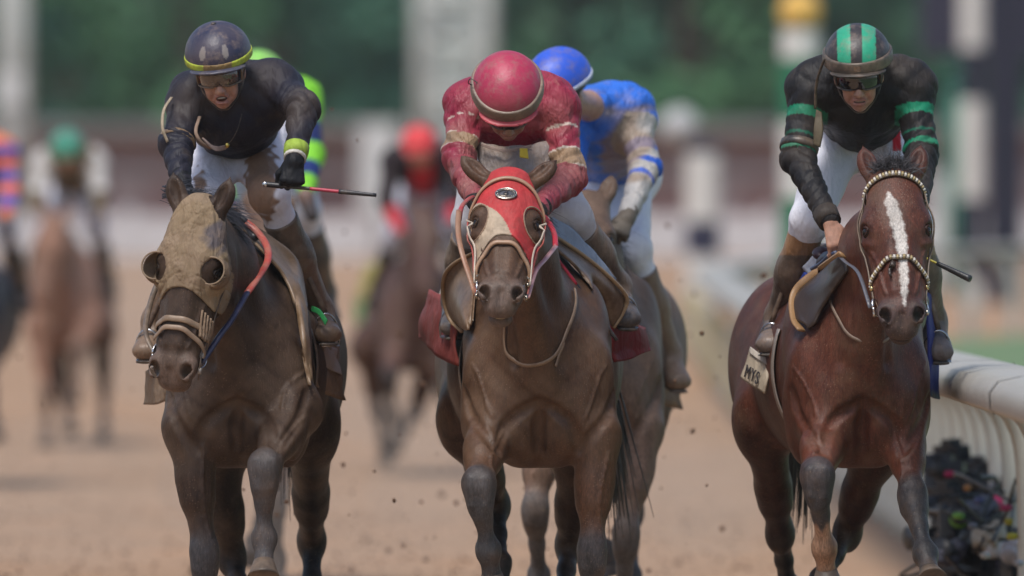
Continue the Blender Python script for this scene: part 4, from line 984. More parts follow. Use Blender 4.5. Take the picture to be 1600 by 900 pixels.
# outer fence round the turn, low barn, trees
of = thing('outer_fence', 'pale outer fence round the far turn', 'fence', (0, 178, 1.3))
for zz in (1.45, 1.70, 1.95): MB().box(V(0, 178, zz), V(40, .03, .095), c=(.62, .60, .60)).build('fence_board', M_PAINT, of, False)
MB().box(V(0, 178.3, 1.66), V(40, .02, .40), c=(.50, .48, .50)).build('fence_panel', M_PAINT, of, False)
fp0 = None
for x in np.arange(-22, 22.1, 2.2):
    if fp0 is None: fp0 = MB().box(V(x, 178.1, 1.7), V(.06, .05, .5), c=(.6, .6, .6)).build('fence_post', M_PAINT, of, False); fx = x
    else: o = fp0.copy(); col.objects.link(o); o.parent = of; o.location = (x - fx, 0, 0)
bn = thing('barn', 'long low red-brown barn behind the far turn', 'barn', (0, 205, 1.3))
MB().box(V(0, 207, 2.6), V(34, 2.5, 1.25), c=(.34, .215, .205)).build('wall', M_PAINT, bn, False)
v = np.array([[-35, 203.6, 3.86], [35, 203.6, 3.86], [35, 207, 3.98], [-35, 207, 3.98], [-35, 210.5, 3.86], [35, 210.5, 3.86], [-35, 203.6, 3.72], [35, 203.6, 3.72]]); npmesh('roof', v, [[0, 1, 2, 3], [3, 2, 5, 4], [6, 7, 1, 0]], M_PAINT, bn, False, {'Col': np.ones((8, 1)) * np.array((.17, .16, .15))})
for k, x in enumerate(np.arange(-15, 15.1, 1.9)):
    MB().box(V(x, 204.45, 2.25), V(.38, .05, .85), c=[(.20, .12, .12), (.40, .32, .32), (.26, .16, .16)][k % 3]).build('stall_door', M_PAINT, bn, False)
MB().box(V(0, 204.3, 2.95), V(33, .06, .10), c=(.42, .36, .36)).build('trim', M_PAINT, bn, False)

def leaf_mat(name, c0, c1):
    m, t, b = newmat(name); a = N(t, 'ShaderNodeAttribute'); a.attribute_name = 'Col'; c = mixc(t, a.outputs['Fac'], tuple(c0) + (1,), tuple(c1) + (1,)); t.links.new(c, b.inputs['Base Color']); b.inputs['Roughness'].default_value = .6; b.inputs['Specular IOR Level'].default_value = .2
    tr = N(t, 'ShaderNodeBsdfTranslucent'); t.links.new(c, tr.inputs['Color']); mx = N(t, 'ShaderNodeMixShader'); mx.inputs[0].default_value = .3; t.links.new(b.outputs[0], mx.inputs[1]); t.links.new(tr.outputs[0], mx.inputs[2]); t.links.new(mx.outputs[0], t.nodes['Material Output'].inputs['Surface']); return m
LEAF = [leaf_mat('leaf_dark', (.055, .155, .095), (.105, .25, .15)), leaf_mat('leaf_mid', (.07, .19, .09), (.13, .30, .13)), leaf_mat('leaf_blue', (.05, .155, .105), (.095, .245, .155))]
M_BARK = surf('bark', .85, .1, var=.3, bump=.5, bscale=20)
def make_tree(x, y, h, w, mat, label):
    t = thing('tree', label, 'tree', (x, y, 1.3), 'trees behind the far turn'); base = V(x, y, 1.3)
    mb = MB(); mb.tube(catmull([base, base + V(.1, 0, h * .3), base + V(-.05, .05, h * .75)], 5), .28, ns=8, taper=np.linspace(1.2, .3, 11), c=(.10, .075, .055))
    for k in range(6):
        a = rng.uniform(0, 6.28); z = h * rng.uniform(.15, .5); mb.tube([base + V(0, 0, z), base + V(math.cos(a) * w * .5, math.sin(a) * w * .5, z + h * .2)], .10, ns=5, taper=[1, .3], c=(.10, .075, .055))
    mb.build('trunk', M_BARK, t)
    nc = 34; cs = np.stack([rng.normal(0, w * .36, nc), rng.normal(0, w * .36, nc), rng.uniform(h * .12, h, nc)], 1); cr = rng.uniform(.5, 1.1, nc) * w * .28
    n = 3600; ci = rng.integers(0, nc, n); d = rng.normal(size=(n, 3)); d /= np.linalg.norm(d, axis=1, keepdims=True); ctr = base + cs[ci] + d * (cr[ci] * rng.uniform(.55, 1.05, n))[:, None]
    a = rng.normal(size=(n, 3)); a /= np.linalg.norm(a, axis=1, keepdims=True); b = np.cross(a, d + rng.normal(0, .4, (n, 3))); b /= np.linalg.norm(b, axis=1, keepdims=True) + 1e-9
    s = rng.uniform(.12, .28, (n, 1)); v = np.stack([ctr - a * s, ctr - b * s * .6, ctr + a * s, ctr + b * s * .6], 1).reshape(-1, 3); q = np.arange(4 * n).reshape(-1, 4)
    tone = np.repeat(np.clip(rng.uniform(0, 1, nc)[ci] * .7 + rng.uniform(0, .3, n), 0, 1), 4)
    npmesh('crown', v, q, mat, t, False, {'Col': tone[:, None] * np.ones((1, 3))})
lab = ['dark green leafy tree behind the barn', 'bright mid green leafy tree behind the barn', 'bluish green leafy tree behind the barn']
where = ['outermost left', 'left of the edge mast', 'above the teal capped jockey', 'left of the navy helmet', 'behind the navy helmet', 'right of the navy helmet', 'left of the big mast', 'behind the big mast', 'behind the raspberry helmet', 'right of the blue helmet', 'left of the gold ball pole', 'behind the green striped helmet', 'behind the dark column', 'outermost right']
seq = [2, 0, 2, 1, 1, 0, 2, 0, 1, 2, 0, 2, 1, 0]
for k, x in enumerate(np.linspace(-17, 17, 14)): make_tree(x + rng.uniform(-.5, .5), 222 + (k % 2) * 5 + rng.uniform(-2, 2), rng.uniform(10.5, 13), 4.4, LEAF[seq[k]], lab[seq[k]] + ', ' + where[k])
for k, x in enumerate(np.linspace(-19, 19, 12)): make_tree(x, 240 + rng.uniform(-3, 3), rng.uniform(12, 15), 5.2, LEAF[[0, 2, 1][k % 3]], ['tall dark green tree in the rear row', 'tall bluish green tree in the rear row', 'tall mid green tree in the rear row'][k % 3] + ', ' + (where[0], where[2], where[3], where[4], where[5], where[6], where[7], where[9], where[10], where[11], where[12], where[13])[k])
v = []; n = 60
xs = np.linspace(-70, 70, n); 
for i, x in enumerate(xs): v += [[x, 262, 1.2], [x, 262 + 2 * math.sin(i), 13 + 2 * math.sin(i * 1.7) + math.sin(i * .6)], [x, 275, 1.2]]
q = np.array([[i * 3 + j, (i + 1) * 3 + j, (i + 1) * 3 + j + 1, i * 3 + j + 1] for i in range(n - 1) for j in range(2)])
mh, t_, b_ = newmat('wood_mass'); nn_ = noise(t_, 1.2, 6, .7, N(t_, 'ShaderNodeTexCoord').outputs['Object']); t_.links.new(ramp(t_, nn_.outputs['Fac'], .35, .65, (.03, .07, .045, 1), (.08, .16, .09, 1)).outputs['Color'], b_.inputs['Base Color']); b_.inputs['Roughness'].default_value = .9
tag(npmesh('wood', v, q, mh), 'far mass of trees closing the view', 'trees', kind='stuff')

# clods of dirt lying on the track and flying up
M_CLOD = surf('dirt_clod', .95, .1, base=(.13, .075, .048), var=.3, bump=.4, bscale=60)
me_c = None
def clod_mesh():
    mb = MB(); mb.ball(V(0, 0, 0), 1.0, None, 8, 6, c=(.2, .13, .08)); v = mb.v[0]; mb.v[0] = v * (1 + .22 * np.sin(v[:, :1] * 7 + 3 * v[:, 1:2]) + .15 * np.cos(v[:, 2:] * 9)); o = mb.build('dirt_clod', M_CLOD); me = o.data; bpy.data.objects.remove(o); return me
mc = clod_mesh()
N_CL = 290
for k in range(N_CL):
    o = link('dirt_clod', mc); y = rng.uniform(2.2, 16); u = rng.random()
    px = rng.uniform(380, 1130) if u < .72 else rng.uniform(20, 1450); py = rng.triangular(330, 840, 900) if u < .8 else rng.uniform(120, 880)
    if py < 480: y = rng.uniform(5, 14)
    o.location = [float(a) for a in P(px, py, y)]; r = float(np.clip(rng.lognormal(-5.4, .5), .002, .014)); o.scale = (r, r * rng.uniform(.7, 1.2), r * rng.uniform(.6, 1.1)); o.rotation_euler = rng.uniform(0, 6, 3)
    
    tag(o, 'small brown clod of dirt flying up behind the galloping horses', 'dirt clod', 'dirt clods in the air')
mb = []
n = 5000; X = rng.uniform(-9, 1.5, n); Y_ = 10 + 50 * rng.random(n)**1.5; r = rng.uniform(.006, .022, n)
base = np.array([[1, 0, 0], [-.5, .87, 0], [-.5, -.87, 0], [0, 0, .9]]); v = (base[None] * r[:, None, None] * rng.uniform(.6, 1.2, (n, 4, 1)) + np.stack([X, Y_, rise(Y_)], 1)[:, None]).reshape(-1, 3)
f = (np.array([[0, 1, 3], [1, 2, 3], [2, 0, 3]])[None] + 4 * np.arange(n)[:, None, None]).reshape(-1, 3)
tag(npmesh('loose_dirt', v, f, M_CLOD, None, False, {'Col': np.ones((len(v), 1)) * np.array((.2, .13, .08))}), 'loose churned dirt crumbs over the track surface', kind='stuff')
# the dusty air over the track
hz_m = bpy.data.materials.new('dusty_air'); hz_m.use_nodes = True; t_ = hz_m.node_tree; t_.nodes.remove(t_.nodes['Principled BSDF'])
pv = t_.nodes.new('ShaderNodeVolumePrincipled'); pv.inputs['Color'].default_value = (.86, .90, .88, 1); pv.inputs['Density'].default_value = .00025; pv.inputs['Anisotropy'].default_value = .2
t_.links.new(pv.outputs[0], t_.nodes['Material Output'].inputs['Volume'])
hz = MB().box(V(0, 110, 10), V(90, 175, 11.5)).build('haze', hz_m, None, False); tag(hz, 'thin dusty haze over the track', 'haze', kind='stuff')

du_m = bpy.data.materials.new('kicked_up_dust'); du_m.use_nodes = True; t_ = du_m.node_tree; t_.nodes.remove(t_.nodes['Principled BSDF'])
pv = t_.nodes.new('ShaderNodeVolumePrincipled'); pv.inputs['Color'].default_value = (.86, .76, .66, 1); pv.inputs['Density'].default_value = .11
t_.links.new(pv.outputs[0], t_.nodes['Material Output'].inputs['Volume'])
mb = MB()
for X_, Y_, Z_, a_, b_, c_ in ((-.75, 9.0, .35, .75, .8, .42), (.55, 10.5, .28, .6, .7, .36), (-2.0, 12.5, .3, .9, 1.0, .35), (1.0, 13.5, .35, .6, 1.0, .4), (-.5, 39.5, .5, .9, 1.2, .55), (-2.6, 49.5, .75, .9, 1.2, .55), (-.2, 15.0, .25, .5, .6, .3)):
    mb.ball(V(X_, Y_, Z_ + c_ * .25), (a_, b_, c_), None, 20, 14)
tag(mb.build('dust', du_m), 'soft puffs of dust kicked up behind the galloping horses', 'dust', kind='stuff')
def legpts(*a): return [P(*q) for q in a]
# three front-rank horses
H_bay = head_frame(P(1397, 266, -.42), P(1397 + 13, 266 + 222, -.42 - .30), yaw=.02, sc=1.03)
def mud_front(v, h):
    w = .55 + .45 * wrinkle(v, 1.8) + .25 * wrinkle(v, .6)
    f = np.clip((.42 - (v[:, 1] - h.S['y0'])) * 3, 0, 1) * np.clip((1.36 - v[:, 2]) * 5, 0, 1) * np.clip((v[:, 2] - .60) * 5, 0, 1)
    neck = np.clip(1 - np.abs(v[:, 0] - h.S['x0']) / .13, 0, 1) * np.clip((v[:, 2] - .98) * 6, 0, 1)
    l = h.H.inv(v); hd = np.clip((l[:, 2] - .10) * 6, 0, 1) * (np.linalg.norm(l * V(1, .7, 0), axis=1) < .14) * (l[:, 2] < .66)
    return np.clip(.85 * f * w * (1 - .75 * neck) * (1 - hd) + .45 * hd * w, 0, 1)
def bay_col(v, c, H, h):
    l = H.inv(v); lv = [.085, .105, .125, .20, .28, .36, .42, .47, .51, .53]
    ctr = np.interp(l[:, 2], lv, [-.026, -.022, -.020, -.004, .010, .013, .013, .011, .010, .010]); hw = .80 * np.interp(l[:, 2], lv, [.001, .014, .029, .032, .029, .021, .022, .017, .009, .001])
    jag = .0025 * np.sin(l[:, 2] * 150) + .0015 * np.sin(l[:, 2] * 430 + l[:, 0] * 300)
    m = np.clip((hw + jag - np.abs(l[:, 0] - ctr)) / .006, 0, 1) * (l[:, 1] > -.09) * (hw > .0015); c = lerp(c, np.array((.52, .48, .44)), m[:, None])
    J = h.S['fore'][0]; a, b = J[1], J[2]; t = ((v - a) @ (b - a)) / ((b - a) @ (b - a)); d = np.linalg.norm(v - lerp(a, b, .8), axis=1); m = np.clip((t - .62 - .05 * np.sin(v[:, 0] * 160)) * 12, 0, 1) * (d < .20)
    return lerp(c, np.array((.38, .22, .135)), m[:, None])
bay = build_horse(dict(colf=bay_col, name='racehorse', label='bay racehorse with a white blaze and beaded browband, nearest the rail',
    x0=1.216, y0=0.0, yaw=-.075, wid=.97, coat=(.088, .029, .017), hindcoat_shaded=(.055, .019, .012), hinddark=(.016, .013, .013), dark=(.048, .046, .049), muzzle=(.060, .040, .036), H=H_bay,  # hind leg colours: coat with the shade under the body painted in
    ears=[(.28, .10, -.95, .15), (.28, .10, -.95, .15)],
    fore=[legpts((1288, 665, .10), (1277, 748, -.27), (1288, 856, -.16), (1293, 915, -.12)), legpts((1408, 650, .15), (1426, 778, -.10), (1446, 866, -.24), (1458, 915, -.36))],
    hind=[legpts((1192, 650, 1.2), (1219, 835, 1.55), (1231, 915, 1.8), (1236, 965, 1.9)), legpts((1372, 680, 1.25), (1324, 832, 1.5), (1284, 905, 1.3), (1268, 950, 1.2))],
    tail=[P(1262, 560, 2.0), P(1252, 680, 2.15), P(1246, 790, 2.2)]))
H_mud = head_frame(P(304, 322, -.36), P(257, 600, -.48), yaw=-.33, sc=1.05)
mud = build_horse(dict(name='racehorse', label='dark brown racehorse in a mud-caked blinker hood, leftmost of the front three',
    x0=-.955, y0=0.0, yaw=.028, wid=.97, coat=(.036, .0205, .0135), hindcoat_shaded=(.020, .014, .011), mudf=mud_front, dark=(.066, .065, .070), muzzle=(.14, .095, .075), H=H_mud, mat=M_COAT_MUD,  # hind coat taken near black, shade painted over the dark coat
    ears=[(.36, .12, -.92, .145), (.26, .12, -.95, .140)],
    fore=[legpts((294, 665, .10), (320, 868, .02), (320, 985, .10), (316, 1040, .02)), legpts((460, 638, .10), (413, 734, -.24), (413, 842, -.20), (412, 905, -.26))],
    hind=[legpts((338, 690, 1.2), (362, 872, 1.4), (384, 950, 1.2), (390, 990, 1.1)), legpts((484, 660, 1.2), (487, 845, 1.75), (488, 960, 1.55), (488, 1010, 1.45))],
    hinddark=(.010, .008, .008)))  # lower hind legs likewise: dark coat plus painted shade
H_red = head_frame(P(796, 268, -.42), P(782, 457, -.82), yaw=-.03, roll=.0, sc=1.0)
red = build_horse(dict(name='racehorse', label='brown racehorse in a red and white hood, in the middle of the front three',
    tail=[P(925, 560, 2.0), P(950, 680, 2.1), P(958, 775, 2.15)], x0=.095, y0=0.0, yaw=-.02, wid=1.04, coat=(.080, .038, .020), hindcoat_shaded=(.045, .024, .016), hinddark=(.022, .018, .017), mudf=mud_front, dark=(.062, .060, .062), muzzle=(.12, .085, .070), H=H_red, mouth=.014,  # shade is mixed into both hind leg colours
    ears=[(.70, .25, -.60, .160), (.62, .22, -.62, .150)],
    fore=[legpts((764, 660, .12), (748, 762, -.26), (763, 860, -.18), (772, 925, -.14)), legpts((930, 680, .10), (925, 865, 0), (926, 980, .08), (926, 1040, 0))],
    hind=[legpts((730, 650, 1.2), (775, 790, 1.5), (780, 880, 1.25), (784, 930, 1.2)), legpts((905, 690, 1.2), (890, 852, 1.5), (880, 930, 1.3), (876, 975, 1.2))]))
H_gry = head_frame(P(914, 300, 2.85), P(900, 470, 2.45), yaw=-.10, sc=1.0)
gry = build_horse(dict(name='racehorse', label='muddy grey-brown racehorse mostly hidden behind the red hooded horse',
    x0=.30, y0=3.2, yaw=.03, coat=(.135, .085, .060), dark=(.085, .08, .08), muzzle=(.13, .1, .085), H=H_gry, mat=M_COAT_MUD, vox=(.009, .012, .009),
    ears=[(.22, .12, -.95, .155), (.22, .12, -.95, .155)],
    fore=[legpts((850, 660, 3.3), (836, 800, 3.15), (842, 900, 3.3), (842, 960, 3.2)), legpts((1000, 670, 3.3), (978, 838, 3.1), (974, 940, 3.2), (972, 990, 3.1))],
    hind=[legpts((880, 640, 4.4), (905, 800, 4.8), (945, 860, 4.4), (955, 900, 4.4)), legpts((1000, 640, 4.4), (985, 800, 4.8), (985, 900, 4.6), (985, 950, 4.5))]))
def pframe(c, pitch, yaw=0, roll=0, sc=1.0):
    p, y, r = map(math.radians, (pitch, yaw, roll))
    f = V(math.sin(y) * math.cos(p), -math.cos(y) * math.cos(p), -math.sin(p)); x = V(math.cos(y), math.sin(y), 0); l = np.cross(x, f)
    if l[2] > 0: l = -l
    x2 = x * math.cos(r) - l * math.sin(r); l2 = l * math.cos(r) + x * math.sin(r)
    return Frame(c, x2, f, l2, sc)

def arm_s(v, sh, el, wr):
    """metres along the sleeve from the shoulder, and the distance from the arm's middle line"""
    L1 = np.linalg.norm(el - sh); L2 = np.linalg.norm(wr - el)
    def seg(a, b):
        ab = b - a; t = np.clip(((v - a) @ ab) / (ab @ ab), 0, 1); return t, np.linalg.norm(v - a - t[:, None] * ab, axis=1)
    t1, d1 = seg(sh, el); t2, d2 = seg(el, wr)
    return np.where(d1 <= d2, t1 * L1, L1 + t2 * L2), np.minimum(d1, d2)

BLACK = (.012, .012, .014)
def jk(**k):
    d = dict(pelvis=P(*k['pel']), chest=P(*k['che']), neck=P(*k['nk']))
    for n in ('sh', 'el', 'wr', 'hip', 'kn', 'an', 'toe'): d[n] = [P(*k[n][0]), P(*k[n][1])]
    return d

# --- rider in mud-spattered dark silks
j1 = jk(pel=(374, 214, .95), che=(364, 172, .55), nk=(350, 138, .46), sh=((300, 152, .50), (432, 134, .50)), el=((276, 224, .36), (474, 168, .30)), wr=((283, 284, .16), (461, 246, .14)),
        hip=((345, 216, .95), (402, 212, .95)), kn=((322, 306, .60), (420, 302, .60)), an=((243, 500, .85), (500, 484, .88)), toe=((228, 548, .74), (512, 522, .72)))
def silk1(v, h):
    c = np.ones((len(v), 1)) * np.array((.016, .017, .030))
    return c
def helm1(l, v):
    c = np.ones((len(v), 1)) * np.array((.020, .023, .055))
    for cx, rr in ((-.042, .30), (.038, -.15)):
        dx = l[:, 0] - cx; dz = l[:, 2] + .040; a = dx * math.cos(rr) + dz * math.sin(rr); b = -dx * math.sin(rr) + dz * math.cos(rr)
        c[((a / .010)**2 + (b / .024)**2 < 1) & (l[:, 1] > 0)] = (.22, .20, .19)
    return c
def band1(l):
    return np.where(((l[:, 0] < -.045) | (l[:, 0] > .055))[:, None], np.array((.36, .42, .05)), np.array((.27, .18, .075)))
def breech1(v, h): return np.ones((len(v), 1)) * np.array((.72, .72, .80))
def mud1(part, v):
    if part == 'breeches':
        a = P(408, 285, .55) - v; d = np.sqrt((a[:, 0] / .055)**2 + (a[:, 2] / .13)**2) + .25 * wrinkle(v * 1.7); m = np.clip((1.25 - d) * 5, 0, 1) * (v[:, 1] < .75)
        b = P(312, 292, .55) - v; d = np.sqrt((b[:, 0] / .025)**2 + (b[:, 2] / .07)**2) + .4 * wrinkle(v * 1.7); return np.maximum(m, np.clip((1 - d) * 3, 0, 1))
    if part == 'silks': return .10 + .60 * np.clip(wrinkle(v * .35) + .05, 0, 1)
    if part == 'helmet': return np.clip(.12 + .12 * wrinkle(v * .7), 0, 1)
    return np.zeros(len(v))
H1 = pframe(P(343, 104, .30), 19, -2, 7)
rider_mud = build_person(dict(label='jockey in mud-spattered dark navy silks and yellow-banded dark helmet, mouth open', j=j1, H=H1, silk=silk1, breech=breech1, mudf=mud1, mouth=1.6,
    boot=lambda v, h, i: np.where((v[:, 2] > (1.44 - .02))[:, None], np.array((.085, .062, .045)), np.array((.16, .105, .068))),
    hands=[dict(D=(.1, -.5, -.8), N=(0, .8, -.3), S=(1, 0, 0), glove=(.013, .013, .016)), dict(D=(-.10, -.35, -.9), N=(-.1, .9, -.3), S=(-1, 0, 0), glove=(.010, .010, .012), curl=(82, 92, 60))],
    helmet=dict(col=helm1, peak=(.05, .055, .09), band=(-.002, .024, band1, .0035)), goggles=dict(mat=M_LENS, frame=(.12, .085, .055), strap=(.10, .07, .045)), wr=.004))

# --- rider in raspberry silks
j2 = jk(pel=(800, 225, 1.0), che=(800, 172, .55), nk=(797, 160, .40), sh=((732, 166, .50), (868, 162, .50)), el=((716, 246, .34), (890, 278, .36)), wr=((742, 312, .02), (842, 328, .05)),
        hip=((768, 228, 1.0), (832, 228, 1.0)), kn=((738, 345, .62), (893, 338, .66)), an=((712, 462, .86), (965, 446, .88)), toe=((710, 512, .70), (980, 498, .70)))
def silk2(v, h):
    c = np.ones((len(v), 1)) * np.array((.29, .018, .050)); j = h.S_
    for i in (0, 1):
        s, d = arm_s(v, j['sh'][i], j['el'][i], j['wr'][i]); L = np.linalg.norm(j['el'][i] - j['sh'][i]); t = s / L; m = (d < .10) & (np.abs(v[:, 0] - j['chest'][0]) > .118)
        c[m & (t > .70) & (t < .93)] = (.30, .19, .11); c[m & (np.abs(t - .69) < .012) & (wrinkle(v) > -.3)] = (.6, .52, .45); c[m & (np.abs(t - .94) < .014)] = (.58, .5, .44)
        c[m & (np.abs(t - .40) < .016) & (wrinkle(v, .7) > -.2)] = (.60, .48, .42)
        c[m & (t >= .95)] = (.26, .018, .05)
    m = (np.abs(v[:, 0] - P(800, 0)[0]) > .14) & (v[:, 1] > .52) & (v[:, 1] < .56) & (v[:, 2] > 2.02); c[m] = (.75, .62, .62)
    return c
def mud2(part, v):
    if part == 'silks': return np.clip(.08 + .42 * np.clip((2.06 - v[:, 2]) * 5, 0, 1) * (v[:, 1] < .42), 0, 1) * (.5 + .5 * wrinkle(v * .5))
    if part == 'helmet': return np.clip((2.0 - v[:, 2]) * 5 + .1 * wrinkle(v), 0, .35)
    if part == 'breeches': return .15 + .2 * np.clip(wrinkle(v * .6), 0, 1)
    return np.zeros(len(v))
for _j in (j1, j2): pass
class _D(dict): pass
H2 = pframe(P(793, 155, .10), 47, 3, 3)
def with_j(j, f): return lambda v, h: (setattr(h, 'S_', j), f(v, h))[1]
rider_red = build_person(dict(label='jockey in raspberry red silks and helmet, crouched behind the red hooded horse', j=j2, H=H2, silk=with_j(j2, silk2), breech=lambda v, h: np.ones((len(v), 1)) * np.array((.62, .62, .66)), mudf=mud2, silkmat=M_CLOTH_TAN,
    boot=lambda v, h, i: np.where((v[:, 2] > 1.27)[:, None], np.array((.13, .092, .065)), np.array((.05, .055, .065))), skin=(.30, .17, .12),
    hands=[dict(D=(.5, -.6, -.5), N=(0, .5, -.8), S=(1, 0, 0), glove=(.02, .015, .015)), dict(D=(-.5, -.6, -.5), N=(0, .5, -.8), S=(-1, 0, 0), glove=(.02, .015, .015))],
    helmet=dict(r=(.116, .138, .112), col=lambda l, v: np.ones((len(v), 1)) * np.array((.40, .028, .075)), peak=(.55, .06, .085), band=(-.024, .024, lambda l: np.ones((len(l), 1)) * np.array((.16, .115, .085)), .008), bandmat=M_LEATHER),
    goggles=dict(mat=M_LENS_DARK), wr=.0045))

# --- rider in black and green silks
j4 = jk(pel=(1345, 206, .95), che=(1345, 150, .55), nk=(1345, 138, .46), sh=((1266, 132, .50), (1424, 130, .50)), el=((1246, 246, .38), (1440, 240, .38)), wr=((1296, 346, .10), (1436, 318, .12)),
        hip=((1312, 208, .95), (1380, 208, .95)), kn=((1266, 344, .62), (1424, 346, .62)), an=((1216, 494, .86), (1458, 500, .86)), toe=((1202, 538, .72), (1468, 550, .74)))
GREEN = (.007, .21, .11)
def silk4(v, h):
    c = np.ones((len(v), 1)) * np.array(BLACK); j = h.S_
    for i in (0, 1):
        s, d = arm_s(v, j['sh'][i], j['el'][i], j['wr'][i]); t = s / np.linalg.norm(j['el'][i] - j['sh'][i]); m = (d < .10) & (np.abs(v[:, 0] - j['chest'][0]) > .118)
        c[m & (t > .38) & (t < .51)] = GREEN; c[m & (np.abs(t - .74) < .018)] = (.005, .10, .06); c[m & (t > .86) & (t < .96)] = GREEN
    t = ((v - j['pelvis']) @ (j['chest'] - j['pelvis'])) / np.sum((j['chest'] - j['pelvis'])**2); far = np.minimum(arm_s(v, j['sh'][0], j['el'][0], j['wr'][0])[1], arm_s(v, j['sh'][1], j['el'][1], j['wr'][1])[1]) > .09; c[(t < .16) & far] = (.006, .16, .10)
    m = (np.abs(v[:, 0] - P(1345, 0)[0]) > .10) & (np.abs(v[:, 1] - .56) < .012) & (v[:, 2] > 2.0); c[m] = GREEN
    return c
def helm4(l, v):
    a = np.abs(l[:, 0]); c = np.ones((len(v), 1)) * np.array((.016, .015, .020)); c[(a > .021) & (a < .067)] = (.010, .34, .19); return c
def mud4(part, v):
    if part == 'silks': return .06 + .50 * np.clip(wrinkle(v * .4) - .05, 0, 1)
    if part == 'boot': return np.where(v[:, 2] > 1.18, .15, 0)
    return np.zeros(len(v)) + (.08 if part == 'helmet' else 0)
H4 = pframe(P(1341, 108, .30), 20, -2, 3)
def boot4(v, h, i): return np.where((v[:, 2] > 1.43)[:, None], np.array((.30, .155, .070)), np.where((v[:, 2] > 1.20)[:, None], np.array((.07, .05, .04)), np.array((.09, .09, .10))))
def breech4(v, h):
    c = np.ones((len(v), 1)) * np.array((.76, .76, .82)); m = (np.abs(v[:, 0] - P(1412, 0)[0]) < .014) & (np.abs(v[:, 2] - P(0, 213)[2]) < .045) & (v[:, 1] < 1.0); c[m] = (.65, .02, .03); return c
rider_green = build_person(dict(label='smiling jockey in black silks with green bands and green-striped helmet', j=j4, H=H4, silk=with_j(j4, silk4), breech=breech4, mudf=mud4, mouth=.0, boot=boot4, boot0=.02,
    hands=[dict(D=(.30, -.25, -.9), N=(-.1, .9, -.25), S=(1, 0, 0), curl=(30, 45, 30)), dict(D=(-.3, -.4, -.85), N=(0, .9, -.3), S=(-1, 0, 0), glove=(.02, .02, .02))],
    helmet=dict(col=helm4, peak=(.045, .038, .032), band=(-.020, .024, lambda l: np.ones((len(l), 1)) * np.array((.075, .060, .048)), .007), bandmat=M_LEATHER),
    goggles=dict(mat=M_LENS_DARK, frame=(.03, .03, .03)), wr=.0035))

# --- rider in muddy royal blue silks, a length behind
jb = jk(pel=(962, 268, 4.25), che=(948, 195, 3.6), nk=(918, 165, 3.35), sh=((900, 185, 3.5), (985, 172, 3.55)), el=((888, 270, 3.3), (1008, 262, 3.4)), wr=((905, 330, 3.1), (980, 338, 3.12)),
        hip=((945, 275, 4.25), (978, 275, 4.25)), kn=((940, 380, 3.75), (988, 388, 3.75)), an=((930, 520, 4.0), (1046, 552, 3.95)), toe=((925, 560, 3.85), (1060, 596, 3.82)))
def silkb(v, h):
    c = np.ones((len(v), 1)) * np.array((.03, .15, .62)); j = h.S_
    s, d = arm_s(v, j['sh'][1], j['el'][1], j['wr'][1]); t = s / np.linalg.norm(j['el'][1] - j['sh'][1]); m = d < .10
    c[m & (t > .25)] = (.42, .40, .38); c[m & (((t > .62) & (t < .80)) | ((t > .98) & (t < 1.12)) | ((t > 1.3) & (t < 1.4)))] = (.022, .105, .52); return c
def mudb(part, v):
    if part == 'silks':
        a = v - P(975, 225, 3.40); d = np.sqrt((a[:, 0] / .12)**2 + (a[:, 2] / .17)**2) + .35 * wrinkle(v * .8); return np.clip((1.05 - d) * 2.4, 0, .9)
    if part == 'boot': return np.full(len(v), .75)
    return np.zeros(len(v))
HB = pframe(P(873, 143, 3.0), 28, -38, 0)
rider_blue = build_person(dict(label='jockey in muddy royal blue silks and blue helmet, behind the raspberry jockey', j=jb, H=HB, silk=with_j(jb, silkb), breech=lambda v, h: np.ones((len(v), 1)) * np.array((.70, .70, .76)), mudf=mudb, silkmat=M_CLOTH_TAN, mouth=.2,
    boot=lambda v, h, i: np.ones((len(v), 1)) * np.array((.12, .08, .055)), vox=.006, cvox=.008,
    hands=[dict(D=(-.2, -.6, -.7), N=(0, .8, -.5), S=(1, 0, 0), glove=(.10, .08, .06)), dict(D=(-.4, -.6, -.6), N=(0, .8, -.5), S=(-1, 0, 0), glove=(.12, .10, .08))],
    helmet=dict(r=(.114, .138, .112), col=lambda l, v: np.ones((len(v), 1)) * np.array((.028, .10, .60)), peak=(.02, .07, .42), band=(.010, .026, (.55, .60, .72), .003)), goggles=dict(mat=M_LENS_DARK)))
# ------------------------------------------------------------------ hoods, bridles, saddles
TAN, WHT, REDC = (.27, .185, .115), (.62, .60, .58), (.52, .022, .030)
def ear_free(h): return h.head[:-8]
def arc_field(H, edge):
    """negative above a curved lower edge: l < edge(x)"""
    R, o, sc = H.R, H.o, H.sc
    def f(X, Y, Z):
        dx, dy, dz = X - o[0], Y - o[1], Z - o[2]
        x = (dx * R[0, 0] + dy * R[1, 0] + dz * R[2, 0]) / sc; l = (dx * R[0, 2] + dy * R[1, 2] + dz * R[2, 2]) / sc
        return (l - edge(x)) * sc * .9
    return f
def hole(p): return lambda X, Y, Z: -p.f(X, Y, Z)
def ringbit(name, c0, axis, r, parent, t=.0035, mat=None):
    axis = unit(axis); a = unit(np.cross(axis, V(0, 0, 1) if abs(axis[2]) < .9 else V(1, 0, 0))); b = np.cross(axis, a); th = np.linspace(0, 2 * np.pi, 25)
    MB().tube([c0 + (a * math.cos(k) + b * math.sin(k)) * r for k in th], t, ns=6, c=(.62, .62, .64)).build(name, mat or M_METAL, parent)

